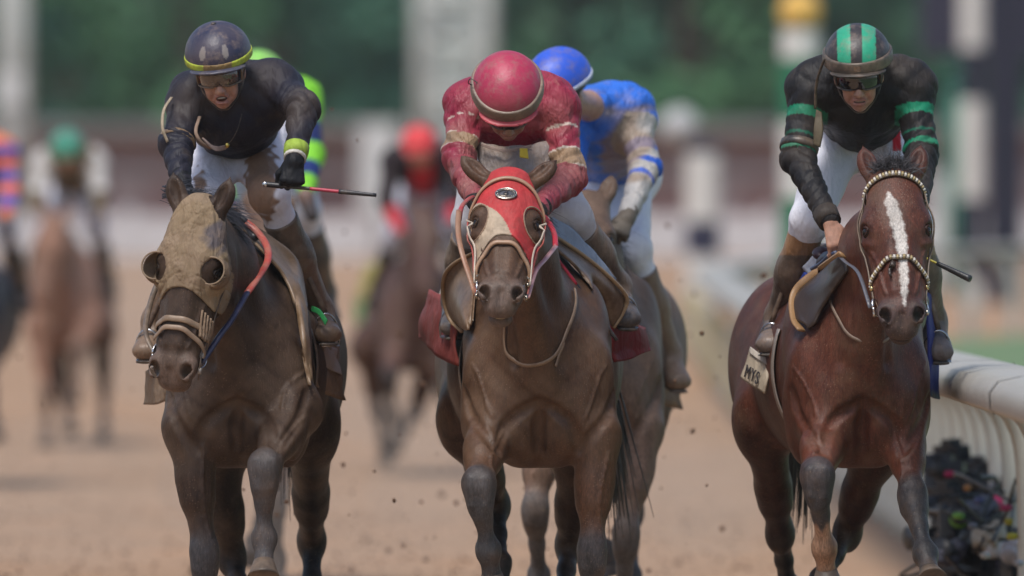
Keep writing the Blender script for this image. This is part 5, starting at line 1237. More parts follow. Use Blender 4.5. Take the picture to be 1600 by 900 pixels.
# muddy blinker hood of the left horse
Hm = mud.H
core = ear_free(mud)
hood_edge = lambda x: .275 + 6.0 * np.minimum(x * x, .02)
eyeh = [Hm.ell((s * .104, -.010, .212), (.042, .060, .047)) for s in (-1, 1)]
earh = [Hm.cap((s * .056, -.056, .02), (s * .075, -.05, -.10), .034, .040) for s in (-1, 1)]
def hood_disp(v):
    l = Hm.inv(v); g = np.clip(.6 + wrinkle(v, 2.0), 0, 1.3); d = .0009 * wrinkle(v, .8)
    for a, b, c, ph in ((70, 9, 2.0, 0), (52, -14, 2.6, 1.3), (96, 22, 1.8, 2.1)):
        s_ = np.sin(l[:, 2] * a + l[:, 0] * b + c * np.sin(l[:, 0] * 24 + ph) + ph); d = d - .0022 * np.exp(-(s_ / .22)**2) * g * np.clip(.5 + np.sin(l[:, 0] * 37 + l[:, 2] * 21 + ph * 3), 0, 1)
    return d
def hoodc1(v):
    l = Hm.inv(v); w = np.clip((.045 - np.sqrt(((l[:, 0] - .088) / 1.0)**2 + ((l[:, 2] - .085) / 1.6)**2) + .012 * wrinkle(v, .5)) * 40, 0, 1); return lerp(np.ones((len(v), 1)) * np.array((.215, .155, .088)), np.array((.035, .045, .075)), w[:, None])
hood = sdfmesh('hood', core, M_CLOTH_MUDDY, mud.root, .0045, colf=hoodc1, off=.0065, clip=fmax(slab(Hm, 2, -.075, .60), arc_field(Hm, hood_edge), *[hole(e) for e in eyeh + earh]), it=1,
        disp=hood_disp, attrs={'mud': lambda v: np.full(len(v), .35)})
for s in (-1, 1):
    cup = [Hm.ell((s * .098, -.030, .212), (.052, .060, .054)), Hm.ell((s * .098, -.020, .212), (.046, .060, .048), k=.003, sub=True)]
    sdfmesh('eye_cup', cup, M_CLOTH_MUDDY, hood, .0036, colf=solid((.13, .088, .055)), clip=fmax(slab(Hm, 1, -.10, .012), (slab(Hm, 0, .092, .2) if s > 0 else slab(Hm, 0, -.2, -.092))), it=1, attrs={'mud': lambda v: np.full(len(v), .3)})
    rim = [Hm.p(s * (.098 + .046 * math.cos(a)), .010, .212 + .046 * math.sin(a)) for a in np.radians(np.linspace(-105, 105, 22))]
    MB().tube(rim, .0032, ns=6, c=(.24, .175, .115)).build('cup_rim', M_CLOTH_MUDDY, hood)
mb = MB()      # gathered hood fringe by the cheek
for k in range(7):
    x = .070 + .006 * k; mb.tube(project(core, catmull([Hm.p(x, -.04 - .012 * k, .335 + .006 * k), Hm.p(x - .006, -.05 - .010 * k, .39), Hm.p(x - .004, -.055 - .008 * k, .425 + .004 * (k % 3))], 5), .008)[0], .0055, ns=6, taper=np.linspace(.7, 1.2, 11)[:11], c=(.22, .15, .095))
mb.build('hood_ties', M_CLOTH_MUDDY, hood)
br = thing('bridle', 'mud-caked noseband and bit of the left horse', 'bridle', Hm.p(0, 0, .4))
mb = MB()
pn, nn = head_ring(mud, .405, -.25, (-70, 250), 60, .006, prims=core); mb.tube(pn, .0035, .011, normals=nn, c=(.24, .165, .105))
pn, nn = head_ring(mud, .47, -.55, (-30, 150), 40, .010, prims=core); mb.tube(pn, .0032, .009, normals=nn, c=(.23, .155, .10)); mb.build('noseband', M_LEATHER, br)
for s in (-1, 1):
    mb = MB(); strap_on(mb, core, Hm.pts([(s * .088, -.10, .02), (s * .10, -.10, .14), (s * .098, -.11, .27), (s * .075, -.10, .40), (s * .062, -.098, .47)]), .016, off=.006, c=(.10, .07, .05)); mb.build('cheek_strap', M_LEATHER, br)
    ringbit('bit_ring', Hm.p(s * .072, -.095, .485), Hm.d(1, 0, 0) * 1.0 + Hm.d(0, .35, 0), .036, br)
    mb = MB(); mb.tube(catmull([Hm.p(s * .080, -.08, .45), Hm.p(s * .083, -.075, .50), Hm.p(s * .078, -.095, .54), Hm.p(s * .070, -.115, .55)], 4), .003, .007, ns=6, c=(.035, .03, .028)); mb.box(Hm.p(s * .082, -.085, .475), (.006, .008, .012), Hm.R, c=(.30, .28, .26)); mb.box(Hm.p(s * .082, -.085, .53), (.005, .007, .010), Hm.R, c=(.30, .28, .26)); mb.build('bit_cheek', M_LEATHER, br)
rein = thing('reins', 'red and navy rubber rein of the mud-hooded horse', 'reins', P(385, 450, 0))
b0 = Hm.p(.078, -.10, .50)
MB().tube(catmull([b0, lerp(b0, P(352, 512, -.30), .8), P(362, 500, -.28), P(386, 458, -.12)], 6), .009, .0125, ns=8, c=(.030, .032, .075)).build('rein_end', M_LEATHER_CLEAN, rein)
MB().tube(catmull([P(386, 458, -.12), P(403, 434, .0), P(418, 408, .12), P(417, 385, .22), P(402, 362, .30), P(385, 347, .33)], 6), .009, .0135, ns=8, c=(.40, .060, .045)).build('rein_grip', M_LEATHER, rein)
MB().tube(catmull([P(385, 347, .33), P(368, 335, .34), P(352, 340, .30), P(330, 338, .25), P(300, 318, .18)], 6), .011, .013, ns=8, c=(.02, .018, .02)).build('rein_end', M_LEATHER_CLEAN, rein)
MB().tube(catmull([P(400, 372, .3), P(385, 352, .36), P(362, 342, .36)], 5), .012, .016, ns=8, c=(.03, .028, .03)).build('rein_end', M_LEATHER_CLEAN, rein)
b1 = Hm.p(-.078, -.10, .50)
MB().tube(catmull([b1, P(228, 520, -.25), P(236, 470, -.05), P(262, 400, .08), P(286, 300, .14)], 6), .007, .010, ns=8, c=(.10, .075, .055)).build('rein_end', M_LEATHER, rein)

# red and white hood of the middle horse
Hr = red.H; core = ear_free(red)
def hoodcol(v):
    l = Hr.inv(v); wob = .004 * wrinkle(v, 1.5)
    w = l[:, 2] > .135 + (l[:, 0] + .105) * 1.10 + 1.6 * np.maximum(l[:, 0] + .02, 0)**2 * 10 + wob
    return np.where(w[:, None], np.array((.46, .36, .26)), np.array((.50, .040, .044)))
eyeh = [Hr.ell((s * .108, -.025, .225), (.042, .075, .066), rotz(s * .2) @ roty(s * .22)) for s in (-1, 1)]
earh = [Hr.cap((s * .060, -.060, .02), (s * .14, -.09, -.03), .030, .040) for s in (-1, 1)]
hood2 = sdfmesh('hood', core, M_CLOTH, red.root, .0042, colf=hoodcol, off=.0055, clip=fmax(slab(Hr, 2, -.055, .60), arc_field(Hr, lambda x: .305 + 7.5 * np.minimum(x * x, .02)), *[hole(e) for e in eyeh + earh]), it=1, disp=lambda v: .0014 * wrinkle(v, 1.2), attrs={'mud': lambda v: np.clip(.10 + .22 * wrinkle(v, 1.6), 0, 1)})
for s, e in zip((-1, 1), eyeh):
    sdfmesh('eye_binding', core, M_LEATHER, hood2, .004, colf=solid((.30, .20, .13)), off=.0085, clip=fmax(slab(Hr, 2, -.055, .60), hole(e), lambda X, Y, Z, e=e: e.f(X, Y, Z) - .0055, slab(Hr, 1, -.12, .2)), lo=e.lo - .03, hi=e.hi + .03, it=1)
MB().ball(Hr.p(0, -.112, .580), (.026, .0045, .016), Hr.R, 16, 8, c=(.50, .40, .27)).build('teeth', M_LEATHER_CLEAN, red.root)
mb = MB(); ec0, nE = project(core, [Hr.p(-.004, .0, .135)], .0075); ec0, nE = ec0[0], nE[0]; ux = unit(Hr.R[:, 0] - nE * (Hr.R[:, 0] @ nE)); uy = np.cross(nE, ux); RE = np.stack([ux, uy, nE], 1)
mb.ball(ec0, (.038, .030, .0045), RE, 28, 8, c=(.40, .36, .31)); th = np.linspace(0, 2 * np.pi, 33)
mb.tube([ec0 + ux * math.cos(t) * .036 + uy * math.sin(t) * .028 + nE * .003 for t in th], .0024, ns=5, c=(.62, .58, .52)); mb.tube([ec0 + ux * math.cos(t) * .024 + uy * math.sin(t) * .018 + nE * .005 for t in th], .0016, ns=5, c=(.30, .26, .22))
for k in range(15): t = k * 2 * math.pi / 15; mb.ball(ec0 + ux * math.cos(t) * .030 + uy * math.sin(t) * .023 + nE * .0045, .0024, None, 6, 4, c=(.55, .52, .47))
mb.ball(ec0 + nE * .005 - uy * .004, (.010, .009, .004), RE, 10, 6, c=(.10, .09, .08)); mb.ball(ec0 + nE * .005 + uy * .006 + ux * .002, (.006, .007, .004), RE, 10, 6, c=(.12, .10, .09)); mb.build('emblem', M_METAL, hood2)
br = thing('bridle', 'tan rolled noseband and red cheek straps of the red-hooded horse', 'bridle', Hr.p(0, 0, .4))
mb = MB(); pn, nn = head_ring(red, .43, -.70, (-55, 235), 70, .009, prims=core); mb.tube(pn, .0065, .0085, normals=nn, c=(.42, .25, .15))
pn, nn = head_ring(red, .445, -.70, (-55, 235), 70, .012, prims=core); mb.tube(pn + Hr.R[:, 2] * -.016, .0025, .003, normals=nn, c=(.60, .55, .48)); mb.build('noseband', M_LEATHER, br)
mb = MB(); pn, nn = head_ring(red, .16, -.80, (2, 178), 50, .012, prims=core); mb.tube(pn, .0055, .008, normals=nn, c=(.36, .20, .12)); mb.build('browband', M_LEATHER, br)
for s in (-1, 1):
    mb = MB(); strap_on(mb, core, Hr.pts([(s * .120, -.075, .17), (s * .118, -.085, .25), (s * .098, -.09, .35), (s * .080, -.09, .43), (s * .070, -.10, .49)]), .013, off=.010, c=(.40, .05, .04)); mb.build('cheek_strap', M_LEATHER, br)
    mb = MB(); strap_on(mb, core, Hr.pts([(s * .122, -.055, .19), (s * .110, -.060, .27), (s * .090, -.062, .37), (s * .072, -.080, .46)]), .009, off=.013, c=(.50, .42, .34)); mb.build('cheek_strap', M_LEATHER, br)
    ringbit('bit_ring', Hr.p(s * .080, -.100, .475), Hr.d(1, .2, 0), .030, br)
    mb = MB(); mb.box(Hr.p(s * .088, -.085, .42), (.007, .009, .012), Hr.R, c=(.45, .40, .34)); mb.box(Hr.p(s * .088, -.085, .455), (.005, .008, .008), Hr.R, c=(.40, .36, .30)); mb.box(Hr.p(s * .085, -.095, .505), (.005, .008, .010), Hr.R, c=(.38, .34, .28)); mb.build('buckle', M_METAL, br)
rein = thing('reins', 'red and white rein of the red-hooded horse', 'reins', P(850, 400, 0))
b0 = Hr.p(.088, -.11, .49)
MB().tube(catmull([b0, P(836, 425, -.55), P(852, 405, -.4), P(868, 385, -.2)], 6), .005, .010, ns=8, c=(.55, .30, .30)).build('rein_end', M_LEATHER_CLEAN, rein)
MB().tube(catmull([P(868, 385, -.2), P(866, 365, -.10), P(856, 345, -.02), P(846, 335, .02)], 6), .006, .010, ns=8, c=(.45, .03, .05)).build('rein_grip', M_LEATHER_CLEAN, rein)
MB().tube(catmull([P(815, 430, -.6), P(832, 410, -.5), P(838, 380, -.42), P(842, 350, -.35)], 6), .004, .011, ns=8, c=(.60, .02, .05)).build('rein_grip', M_LEATHER_CLEAN, rein)
b1 = Hr.p(-.088, -.11, .49)
MB().tube(catmull([b1, P(722, 395, -.6), P(716, 360, -.5), P(717, 330, -.4)], 6), .006, .011, ns=8, c=(.36, .18, .11)).build('rein_end', M_LEATHER, rein)
MB().tube(catmull([P(717, 345, -.42), P(722, 322, -.3), P(738, 308, -.1), P(742, 315, .0)], 6), .006, .009, ns=8, c=(.40, .04, .05)).build('rein_grip', M_LEATHER, rein)
def loop(h, pts, name, w, c, parent, t=.0035, off=.004):
    p, n = project(h.trunk + h.head, catmull(pts, 10), off)
    for r_ in range(3):
        for _ in range(8): p[1:-1] = .5 * p[1:-1] + .25 * (p[2:] + p[:-2])
        if r_ < 2: p, n = project(h.trunk + h.head, p, off)
        else: p = p + n * .004
    MB().tube(p, t, w, normals=n, ns=8, c=c).build(name, M_LEATHER, parent)
loop(red, [P(742, 432, -.30), P(732, 470, -.18), P(742, 515, -.10), P(775, 552, -.08), P(820, 566, -.08), P(865, 552, -.08), P(893, 520, -.05), P(902, 480, .05), P(898, 452, .15)], 'neck_strap', .0075, (.22, .14, .085), br)
loop(red, [P(884, 535, -.06), P(876, 552, -.08), P(866, 572, -.09)], 'strap_end', .006, (.20, .13, .08), br)

# beaded bridle of the bay horse
Hb = bay.H; core = ear_free(bay)
br = thing('bridle', 'bridle with white and gold beaded browband and noseband on the bay horse', 'bridle', Hb.p(0, 0, .4))
def beads(name, l0, tilt, th, n, w):
    pn, nn = head_ring(bay, l0, tilt, th, n, .006, prims=core); o = MB(); o.tube(pn, .0035, w * 1.15, normals=nn, c=(.10, .07, .045)); r_ = o.build(name, M_LEATHER_CLEAN, br)
    mb = MB()
    tg = np.gradient(pn, axis=0)
    for i in range(1, n - 1):
        t = unit(tg[i]); q = nn[i]; b_ = np.cross(t, q); sp = np.linalg.norm(tg[i])
        mb.box(pn[i] + q * .003, (sp * .34, .0035, w * .9), np.stack([t, q, b_], 1), c=(.52, .48, .42) if i % 2 else (.34, .25, .12))
        mb.ball(pn[i] + q * .006 - b_ * w * .25, (sp * .44, .005, w * .55), np.stack([t, q, b_], 1), 8, 6, c=(.66, .62, .56) if i % 2 else (.42, .33, .17))
    mb.build('beads', M_LEATHER_CLEAN, r_)
beads('browband', .085, -.60, (6, 174), 34, .0095)
beads('noseband', .395, -.50, (-12, 192), 36, .0085)
for s in (-1, 1):
    mb = MB(); strap_on(mb, core, Hb.pts([(s * .092, -.05, .045), (s * .112, -.060, .12), (s * .116, -.085, .20), (s * .100, -.095, .30), (s * .082, -.092, .40), (s * .070, -.098, .46)]), .012, off=.006, c=(.15, .115, .085)); mb.build('cheek_strap', M_LEATHER, br)
    mb = MB(); strap_on(mb, core, Hb.pts([(s * .095, -.07, .05), (s * .118, -.10, .15), (s * .110, -.13, .25), (s * .090, -.12, .36), (s * .078, -.11, .43)]), .009, off=.010, c=(.17, .13, .095)); mb.build('cheek_strap', M_LEATHER, br)
    ringbit('bit_ring', Hb.p(s * .082, -.098, .475), Hb.d(1, .45, 0), .029, br, t=.0042)
    mb = MB(); mb.box(Hb.p(s * .092, -.09, .405), (.006, .008, .010), Hb.R, c=(.62, .50, .26)); mb.box(Hb.p(s * .088, -.095, .50), (.005, .007, .010), Hb.R, c=(.50, .46, .40)); mb.build('buckle', M_METAL, br)
rein = thing('reins', 'grey rein running from the bare hand to the bay horse\'s bit', 'reins', P(1335, 425, -.3))
MB().tube(catmull([Hb.p(-.10, -.10, .475), P(1342, 428, -.45), P(1322, 410, -.22), P(1306, 395, .02)], 6), .004, .0075, ns=8, c=(.10, .10, .12)).build('rein_end', M_LEATHER_CLEAN, rein)
MB().tube(catmull([P(1306, 395, .02), P(1296, 400, .14), P(1283, 412, .24), P(1270, 420, .36)], 6), .008, .010, ns=8, c=(.035, .06, .13)).build('rein_grip', M_LEATHER_CLEAN, rein)
loop(bay, [P(1290, 438, .08), P(1288, 470, -.0), P(1302, 502, -.08), P(1330, 520, -.10), P(1365, 526, -.1), P(1400, 520, -.1), P(1428, 500, -.08)], 'neck_strap', .0065, (.15, .11, .085), br, t=.003)
mb = MB(); roots, dirs = [], []
for i in range(1500):
    x = rng.normal(0, .020); roots.append(Hb.p(x, -.035 + rng.normal(0, .012), .0 + rng.normal(0, .012))); dirs.append(Hb.d(x * 10 + rng.normal(0, .35), .30 + rng.normal(0, .2), -.80 + rng.normal(0, .25)))
strands(mb, roots, dirs, .085, .0016, .35, .016, c=(.050, .046, .050)); mb.build('forelock', M_HAIR, bay.root)
mb = MB(); roots, dirs = [], []
for i in range(1700):
    t = rng.uniform(0, 1); roots.append(lerp(P(262, 300, .0), P(335, 332, -.05), t) + V(*rng.normal(0, .014, 3))); dirs.append(V(rng.normal(.6, .13), rng.normal(.1, .1), rng.normal(.0, .13)))
strands(mb, roots, dirs, .12, .0018, .45, .02, c=(.028, .030, .042)); mb.build('forelock', M_HAIR, mud.root)

# saddles: flap, panel and cloth of each front horse
SADDLE = {}
def clear(h, rows, off=.018):
    """bring a flap just outside the horse where it would sink in"""
    out = []
    for r in rows:
        rr = []
        for p in r:
            p = np.array(p, float)
            for _ in range(60):
                if evalpts(h.prims, p[None])[0] > off: break
                k = (DIST + p[1] - .012) / (DIST + p[1]); p = V(p[0] * k, p[1] - .012, CAM_Z + (p[2] - CAM_Z) * k)
            rr.append(p)
        out.append(rr)
    return out
def saddle(h, label, flaps, c, cx, fm=None):
    t = thing('saddle', label, 'saddle', P(*cx)); T = h.T
    tree = [ell(T(0, .62, 1.475), (.10, .07, .045), h.RT, k=.05), ell(T(0, .86, 1.44), (.13, .24, .035), h.RT, k=.06), ell(T(0, 1.08, 1.47), (.13, .06, .045), h.RT, k=.05)]
    sdfmesh('seat', tree, M_LEATHER, t, .009, colf=solid((.05, .035, .025)), attrs={'mud': lambda v: np.full(len(v), .2)})
    for rows, cc in flaps: sheet('flap', clear(h, rows), .010, fm or M_LEATHER, t, c=cc, conform=h, sub=8)
    return t
s_red = saddle(red, 'small saddle with rounded brown flaps on the middle horse', [
    ([[P(866, 372, .42), P(905, 398, .48), P(945, 430, .56), P(976, 464, .66)], [P(868, 380, .40), P(904, 408, .42), P(940, 446, .50), P(972, 486, .66)], [P(870, 390, .42), P(902, 420, .46), P(932, 462, .56), P(957, 512, .66)]], (.13, .075, .040)),
    ([[P(738, 398, .42), P(712, 412, .48), P(698, 432, .56), P(695, 458, .64)], [P(744, 430, .38), P(722, 440, .44), P(708, 462, .52), P(703, 490, .62)], [P(738, 500, .42), P(735, 508, .46), P(730, 516, .52), P(718, 508, .60)]], (.17, .10, .055))], None, (850, 400, .6))
mb = MB(); mb.tube(catmull([P(866, 368, .40), P(905, 394, .46), P(945, 426, .54), P(978, 462, .64), P(974, 486, .66), P(958, 512, .66)], 6), .007, .009, ns=8, c=(.40, .27, .15)); mb.build('flap_edge', M_LEATHER_CLEAN, s_red)
mb = MB(); mb.tube(catmull([P(742, 394, .40), P(712, 410, .46), P(695, 430, .54), P(693, 462, .62), P(703, 498, .62), P(722, 518, .55)], 6), .006, .009, ns=8, c=(.30, .19, .10)); mb.build('flap_edge', M_LEATHER_CLEAN, s_red)
cl = thing('saddle_cloth', 'red saddle cloth with pale blue cover under the middle horse\'s saddle', 'saddle cloth', P(950, 480, .8))
sheet('cover', [[P(862, 340, .50), P(890, 356, .56), P(925, 392, .64), P(962, 436, .72)], [P(858, 356, .46), P(880, 378, .52), P(918, 412, .60), P(955, 446, .70)], [P(862, 366, .44), P(884, 384, .50), P(920, 418, .58), P(958, 452, .70)]], .012, M_CLOTH_CLEAN, cl, c=(.30, .35, .43), disp=lambda v: .004 * wrinkle(v, 1.2))
sheet('cloth_side', [[P(952, 500, .70), P(975, 505, .85), P(996, 508, 1.0), P(1008, 512, 1.15)], [P(955, 545, .70), P(978, 545, .85), P(1000, 542, 1.0), P(1013, 540, 1.15)], [P(960, 566, .72), P(982, 562, .86), P(1002, 553, 1.0), P(1016, 548, 1.15)]], .008, M_CLOTH, cl, c=(.20, .022, .022), disp=lambda v: .005 * wrinkle(v, 1.5))
sheet('cloth_side', [[P(672, 452, 1.1), P(690, 462, .9), P(702, 470, .75), P(716, 480, .60)], [P(657, 500, 1.15), P(676, 515, .95), P(695, 522, .78), P(712, 530, .62)], [P(656, 528, 1.2), P(672, 545, .98), P(690, 560, .80), P(716, 572, .62)]], .008, M_CLOTH, cl, c=(.24, .055, .045), disp=lambda v: .005 * wrinkle(v, 1.5))
sheet('cover', [[P(698, 420, .95), P(706, 425, .85), P(712, 432, .75)], [P(680, 480, 1.0), P(692, 495, .88), P(702, 505, .74)], [P(676, 522, 1.05), P(690, 545, .90), P(700, 552, .74)]], .008, M_CLOTH, cl, c=(.42, .36, .30), disp=lambda v: .006 * wrinkle(v, 1.2))
s_bay = saddle(bay, 'small saddle with a tan-edged flap on the bay horse', [
    ([[P(1312, 400, .40), P(1282, 424, .46), P(1252, 450, .54), P(1240, 470, .62), P(1240, 500, .66)], [P(1322, 412, .34), P(1296, 438, .40), P(1272, 468, .46), P(1258, 492, .55), P(1256, 506, .62)], [P(1324, 424, .34), P(1304, 452, .38), P(1284, 484, .46), P(1274, 505, .54), P(1264, 514, .62)]], (.035, .022, .016)),
    ([[P(1395, 400, .40), P(1432, 430, .46), P(1450, 470, .56)], [P(1390, 420, .36), P(1425, 455, .42), P(1445, 500, .52)], [P(1392, 440, .36), P(1420, 475, .42), P(1440, 515, .52)]], (.035, .022, .016))], None, (1290, 420, .6), M_LEATHER_CLEAN)
mb = MB(); mb.tube(catmull(clear(bay, [[P(1316, 398, .38), P(1284, 421, .44), P(1252, 446, .52), P(1240, 468, .60), P(1242, 500, .64), P(1252, 516, .64)]], .024)[0], 6), .006, .018, normals=V(.5, -1, .5), ns=8, c=(.30, .17, .075)); mb.build('flap_edge', M_LEATHER_CLEAN, s_bay)
mb = MB(); mb.tube(catmull([P(1308, 398, .20), P(1292, 402, .30), P(1278, 412, .42)], 4), .022, .020, ns=10, taper=[.5, .8, 1, 1, 1, .9, .8, .7, .4], c=(.03, .05, .10)); mb.ball(P(1284, 396, .44), (.035, .05, .022), rotx(.3), 14, 10, c=(.04, .014, .02)); mb.build('pommel', M_LEATHER_CLEAN, s_bay)
cl = thing('saddle_cloth', 'dark blue and gold lettered saddle cloth of the bay horse', 'saddle cloth', P(1200, 580, .9))
sheet('cloth_side', [[P(1204, 535, 1.0), P(1220, 540, .85), P(1240, 545, .70), P(1262, 548, .60)], [P(1202, 575, .96), P(1214, 590, .84), P(1228, 605, .70), P(1258, 612, .60)], [P(1200, 606, .98), P(1212, 622, .86), P(1232, 638, .70), P(1262, 646, .60)]], .008, M_CLOTH, cl, c=(.020, .028, .085), disp=lambda v: .008 * wrinkle(v, 1.6))
sheet('name_panel', [[P(1172, 545, .85), P(1186, 555, .80), P(1204, 566, .72)], [P(1165, 570, .85), P(1180, 580, .79), P(1200, 592, .70)], [P(1157, 590, .86), P(1174, 602, .80), P(1195, 615, .71)]], .006, M_CLOTH_CLEAN, cl, c=(.42, .35, .26))
sheet('panel_stripe', [[P(1173, 542, .84), P(1187, 552, .79), P(1205, 562, .71)], [P(1171, 551, .835), P(1184, 561, .785), P(1203, 573, .705)]], .007, M_CLOTH_CLEAN, cl, c=(.45, .40, .34))
sheet('cloth_side', [[P(1444, 455, .62), P(1452, 460, .72), P(1458, 470, .85)], [P(1450, 530, .66), P(1458, 535, .76), P(1464, 540, .88)], [P(1452, 618, .68), P(1460, 622, .78), P(1467, 624, .90)]], .008, M_CLOTH_CLEAN, cl, c=(.02, .028, .16), disp=lambda v: .003 * wrinkle(v, 1.6))
sheet('cover', [[P(1286, 388, .50), P(1270, 402, .58), P(1256, 418, .66)], [P(1292, 402, .46), P(1280, 418, .52), P(1266, 434, .60)], [P(1290, 415, .44), P(1278, 432, .50), P(1262, 446, .58)]], .010, M_CLOTH_CLEAN, cl, c=(.55, .58, .66), disp=lambda v: .004 * wrinkle(v, 1.2))
sheet('cover', [[P(1258, 425, .60), P(1250, 440, .64), P(1244, 456, .68)], [P(1268, 436, .55), P(1260, 450, .60), P(1250, 466, .66)]], .010, M_CLOTH_CLEAN, cl, c=(.03, .06, .30))
def letters(txt, o, ux, uy, size, mat, parent, depth=.0015):
    cu = bpy.data.curves.new('letters', 'FONT'); cu.body = txt; cu.size = size; cu.extrude = depth; cu.space_character = 1.18
    tmp = bpy.data.objects.new('letters', cu); col.objects.link(tmp); me = bpy.data.meshes.new_from_object(tmp.evaluated_get(bpy.context.evaluated_depsgraph_get())); bpy.data.objects.remove(tmp)
    ux = unit(ux); uy = unit(uy - ux * (uy @ ux)); n = np.cross(ux, uy); b = origin_of(parent); co = np.zeros(len(me.vertices) * 3); me.vertices.foreach_get('co', co); co = co.reshape(-1, 3)
    co[:, 0] *= .8; w = o + co[:, :1] * ux + co[:, 1:2] * uy + co[:, 2:3] * n - b; me.vertices.foreach_set('co', w.astype(np.float32).ravel()); me.materials.clear(); me.materials.append(mat); me.update()
    return link('lettering', me, parent)
M_INK, _t, _b = newmat('dark_print'); _b.inputs['Base Color'].default_value = (.03, .025, .03, 1); _b.inputs['Roughness'].default_value = .7
letters('MYS', P(1162, 588, .835), P(1196, 609, .69) - P(1162, 588, .835), V(.12, 0, 1), .066, M_INK, cl)
s_mud = saddle(mud, 'small saddle with tan flap on the mud-hooded horse', [
    ([[P(380, 344, .50), P(425, 372, .52), P(462, 404, .58), P(476, 455, .62), P(482, 530, .66), P(488, 600, .70)], [P(374, 352, .44), P(416, 384, .44), P(452, 422, .50), P(469, 476, .56), P(479, 550, .62), P(487, 604, .66)], [P(376, 360, .42), P(412, 394, .42), P(446, 436, .48), P(463, 486, .54), P(474, 556, .60), P(485, 608, .64)]], (.17, .105, .052)),], None, (400, 400, .6))
cl = thing('saddle_cloth', 'muddy brown saddle cloth with clear cover on the left horse', 'saddle cloth', P(505, 570, .8))
sheet('cloth_side', [[P(478, 480, .62), P(492, 500, .72), P(508, 520, .84), P(526, 535, .98)], [P(480, 550, .62), P(495, 560, .74), P(512, 572, .86), P(531, 580, 1.0)], [P(482, 606, .64), P(498, 612, .76), P(515, 618, .88), P(537, 626, 1.02)]], .008, M_CLOTH_MUDDY, cl, c=(.15, .10, .065), disp=lambda v: .006 * wrinkle(v, 1.3))
sheet('cover', [[P(500, 535, .76), P(515, 540, .86), P(526, 545, .95)], [P(504, 560, .78), P(517, 566, .87), P(530, 572, .97)], [P(506, 572, .80), P(520, 580, .89), P(532, 586, .98)]], .004, M_CLOTH_CLEAN, cl, c=(.30, .25, .22), disp=lambda v: .006 * wrinkle(v, 1.1))
sheet('cloth_side', [[P(262, 560, .62), P(245, 570, .74), P(229, 580, .88)], [P(262, 595, .62), P(245, 605, .74), P(228, 610, .88)], [P(262, 625, .64), P(243, 632, .76), P(224, 632, .90)]], .008, M_CLOTH_MUDDY, cl, c=(.17, .115, .07), disp=lambda v: .006 * wrinkle(v, 1.3))
sheet('girth_strap', [[P(474, 500, .55), P(480, 512, .56)], [P(484, 560, .60), P(492, 575, .62)], [P(486, 600, .62), P(498, 606, .66)]], .006, M_LEATHER, cl, c=(.15, .10, .06))
for h, lb in ((mud, 'dark girth under the left horse'), (red, 'dark girth under the middle horse'), (bay, 'pale girth under the bay horse')):
    a = np.radians(np.linspace(150, 390, 48)); D = np.stack([np.cos(a), 0 * a, np.sin(a)], 1) @ h.RT.T; c0 = h.T(0, .66, 1.08); lo, hi = np.zeros(48), np.full(48, .6)
    for _ in range(14):
        m = (lo + hi) / 2; f = evalpts(h.trunk, c0 + D * m[:, None]) - .004; lo = np.where(f < 0, m, lo); hi = np.where(f < 0, hi, m)
    p_ = c0 + D * lo[:, None]; g_ = MB().tube(p_, .004, .045, normals=D, ns=8, c=(.30, .26, .23) if h is bay else (.05, .035, .03)).build('girth', M_LEATHER, None); tag(g_, lb, 'girth')

# stirrup irons and leathers belong to the saddles
for pr, sd in ((rider_mud, s_mud), (rider_red, s_red), (rider_green, s_bay)):
    for k, (st, top) in enumerate(pr.stirrup):
        st.build('stirrup', M_METAL, sd); a = pr.j['kn'][k]
        MB().tube(catmull([top, lerp(top, a, .4) + V(0, .03, 0), lerp(top, a, .8) + V(0, .05, 0)], 6), .003, .011, normals=V(.2, -1, 0), ns=6, c=(.08, .05, .035)).build('stirrup_leather', M_LEATHER, sd)

# whips
def whip(label, pts, parts, cx):
    w = thing('whip', label, 'whip', pts[0])
    for nm, a, b, r0, r1, c in parts:
        q = [np.asarray(p) for p in (lerp(pts[0], pts[1], a), lerp(pts[0], pts[1], (a + b) / 2), lerp(pts[0], pts[1], b))]
        MB().tube(catmull(q, 5), 1, 1, ns=8, taper=np.linspace(r0, r1, 11), c=c).build(nm, M_LEATHER_CLEAN, w)
    return w
w1 = whip('red and black whip held level in the black glove', (P(415, 288, .130), P(588, 305, .10)), [('handle', 0, .13, .010, .010, (.02, .02, .022)), ('shaft', .12, .42, .0075, .006, (.04, .035, .03)), ('shaft_wrap', .40, .68, .0062, .006, (.42, .04, .07)), ('flap', .66, 1, .0085, .0065, (.025, .025, .028))], None)
MB().ball(P(414, 288, .125), (.010, .006, .010), None, 12, 8, c=(.5, .5, .5)).build('end_cap', M_METAL, w1)
whip('red and black whip lying along the shoulder of the middle horse', (P(868, 402, .22), P(964, 532, .30)), [('handle', 0, .33, .008, .009, (.40, .012, .035)), ('shaft', .32, .62, .0085, .009, (.02, .018, .02)), ('flap', .60, 1, .013, .006, (.035, .03, .03))], None)
whip('black whip with a yellow-tipped shaft poking out right of the bay horse', (P(1440, 400, -.1), P(1516, 436, -.2)), [('shaft', 0, .34, .004, .004, (.45, .38, .04)), ('flap', .32, 1, .008, .0125, (.03, .032, .034))], None)
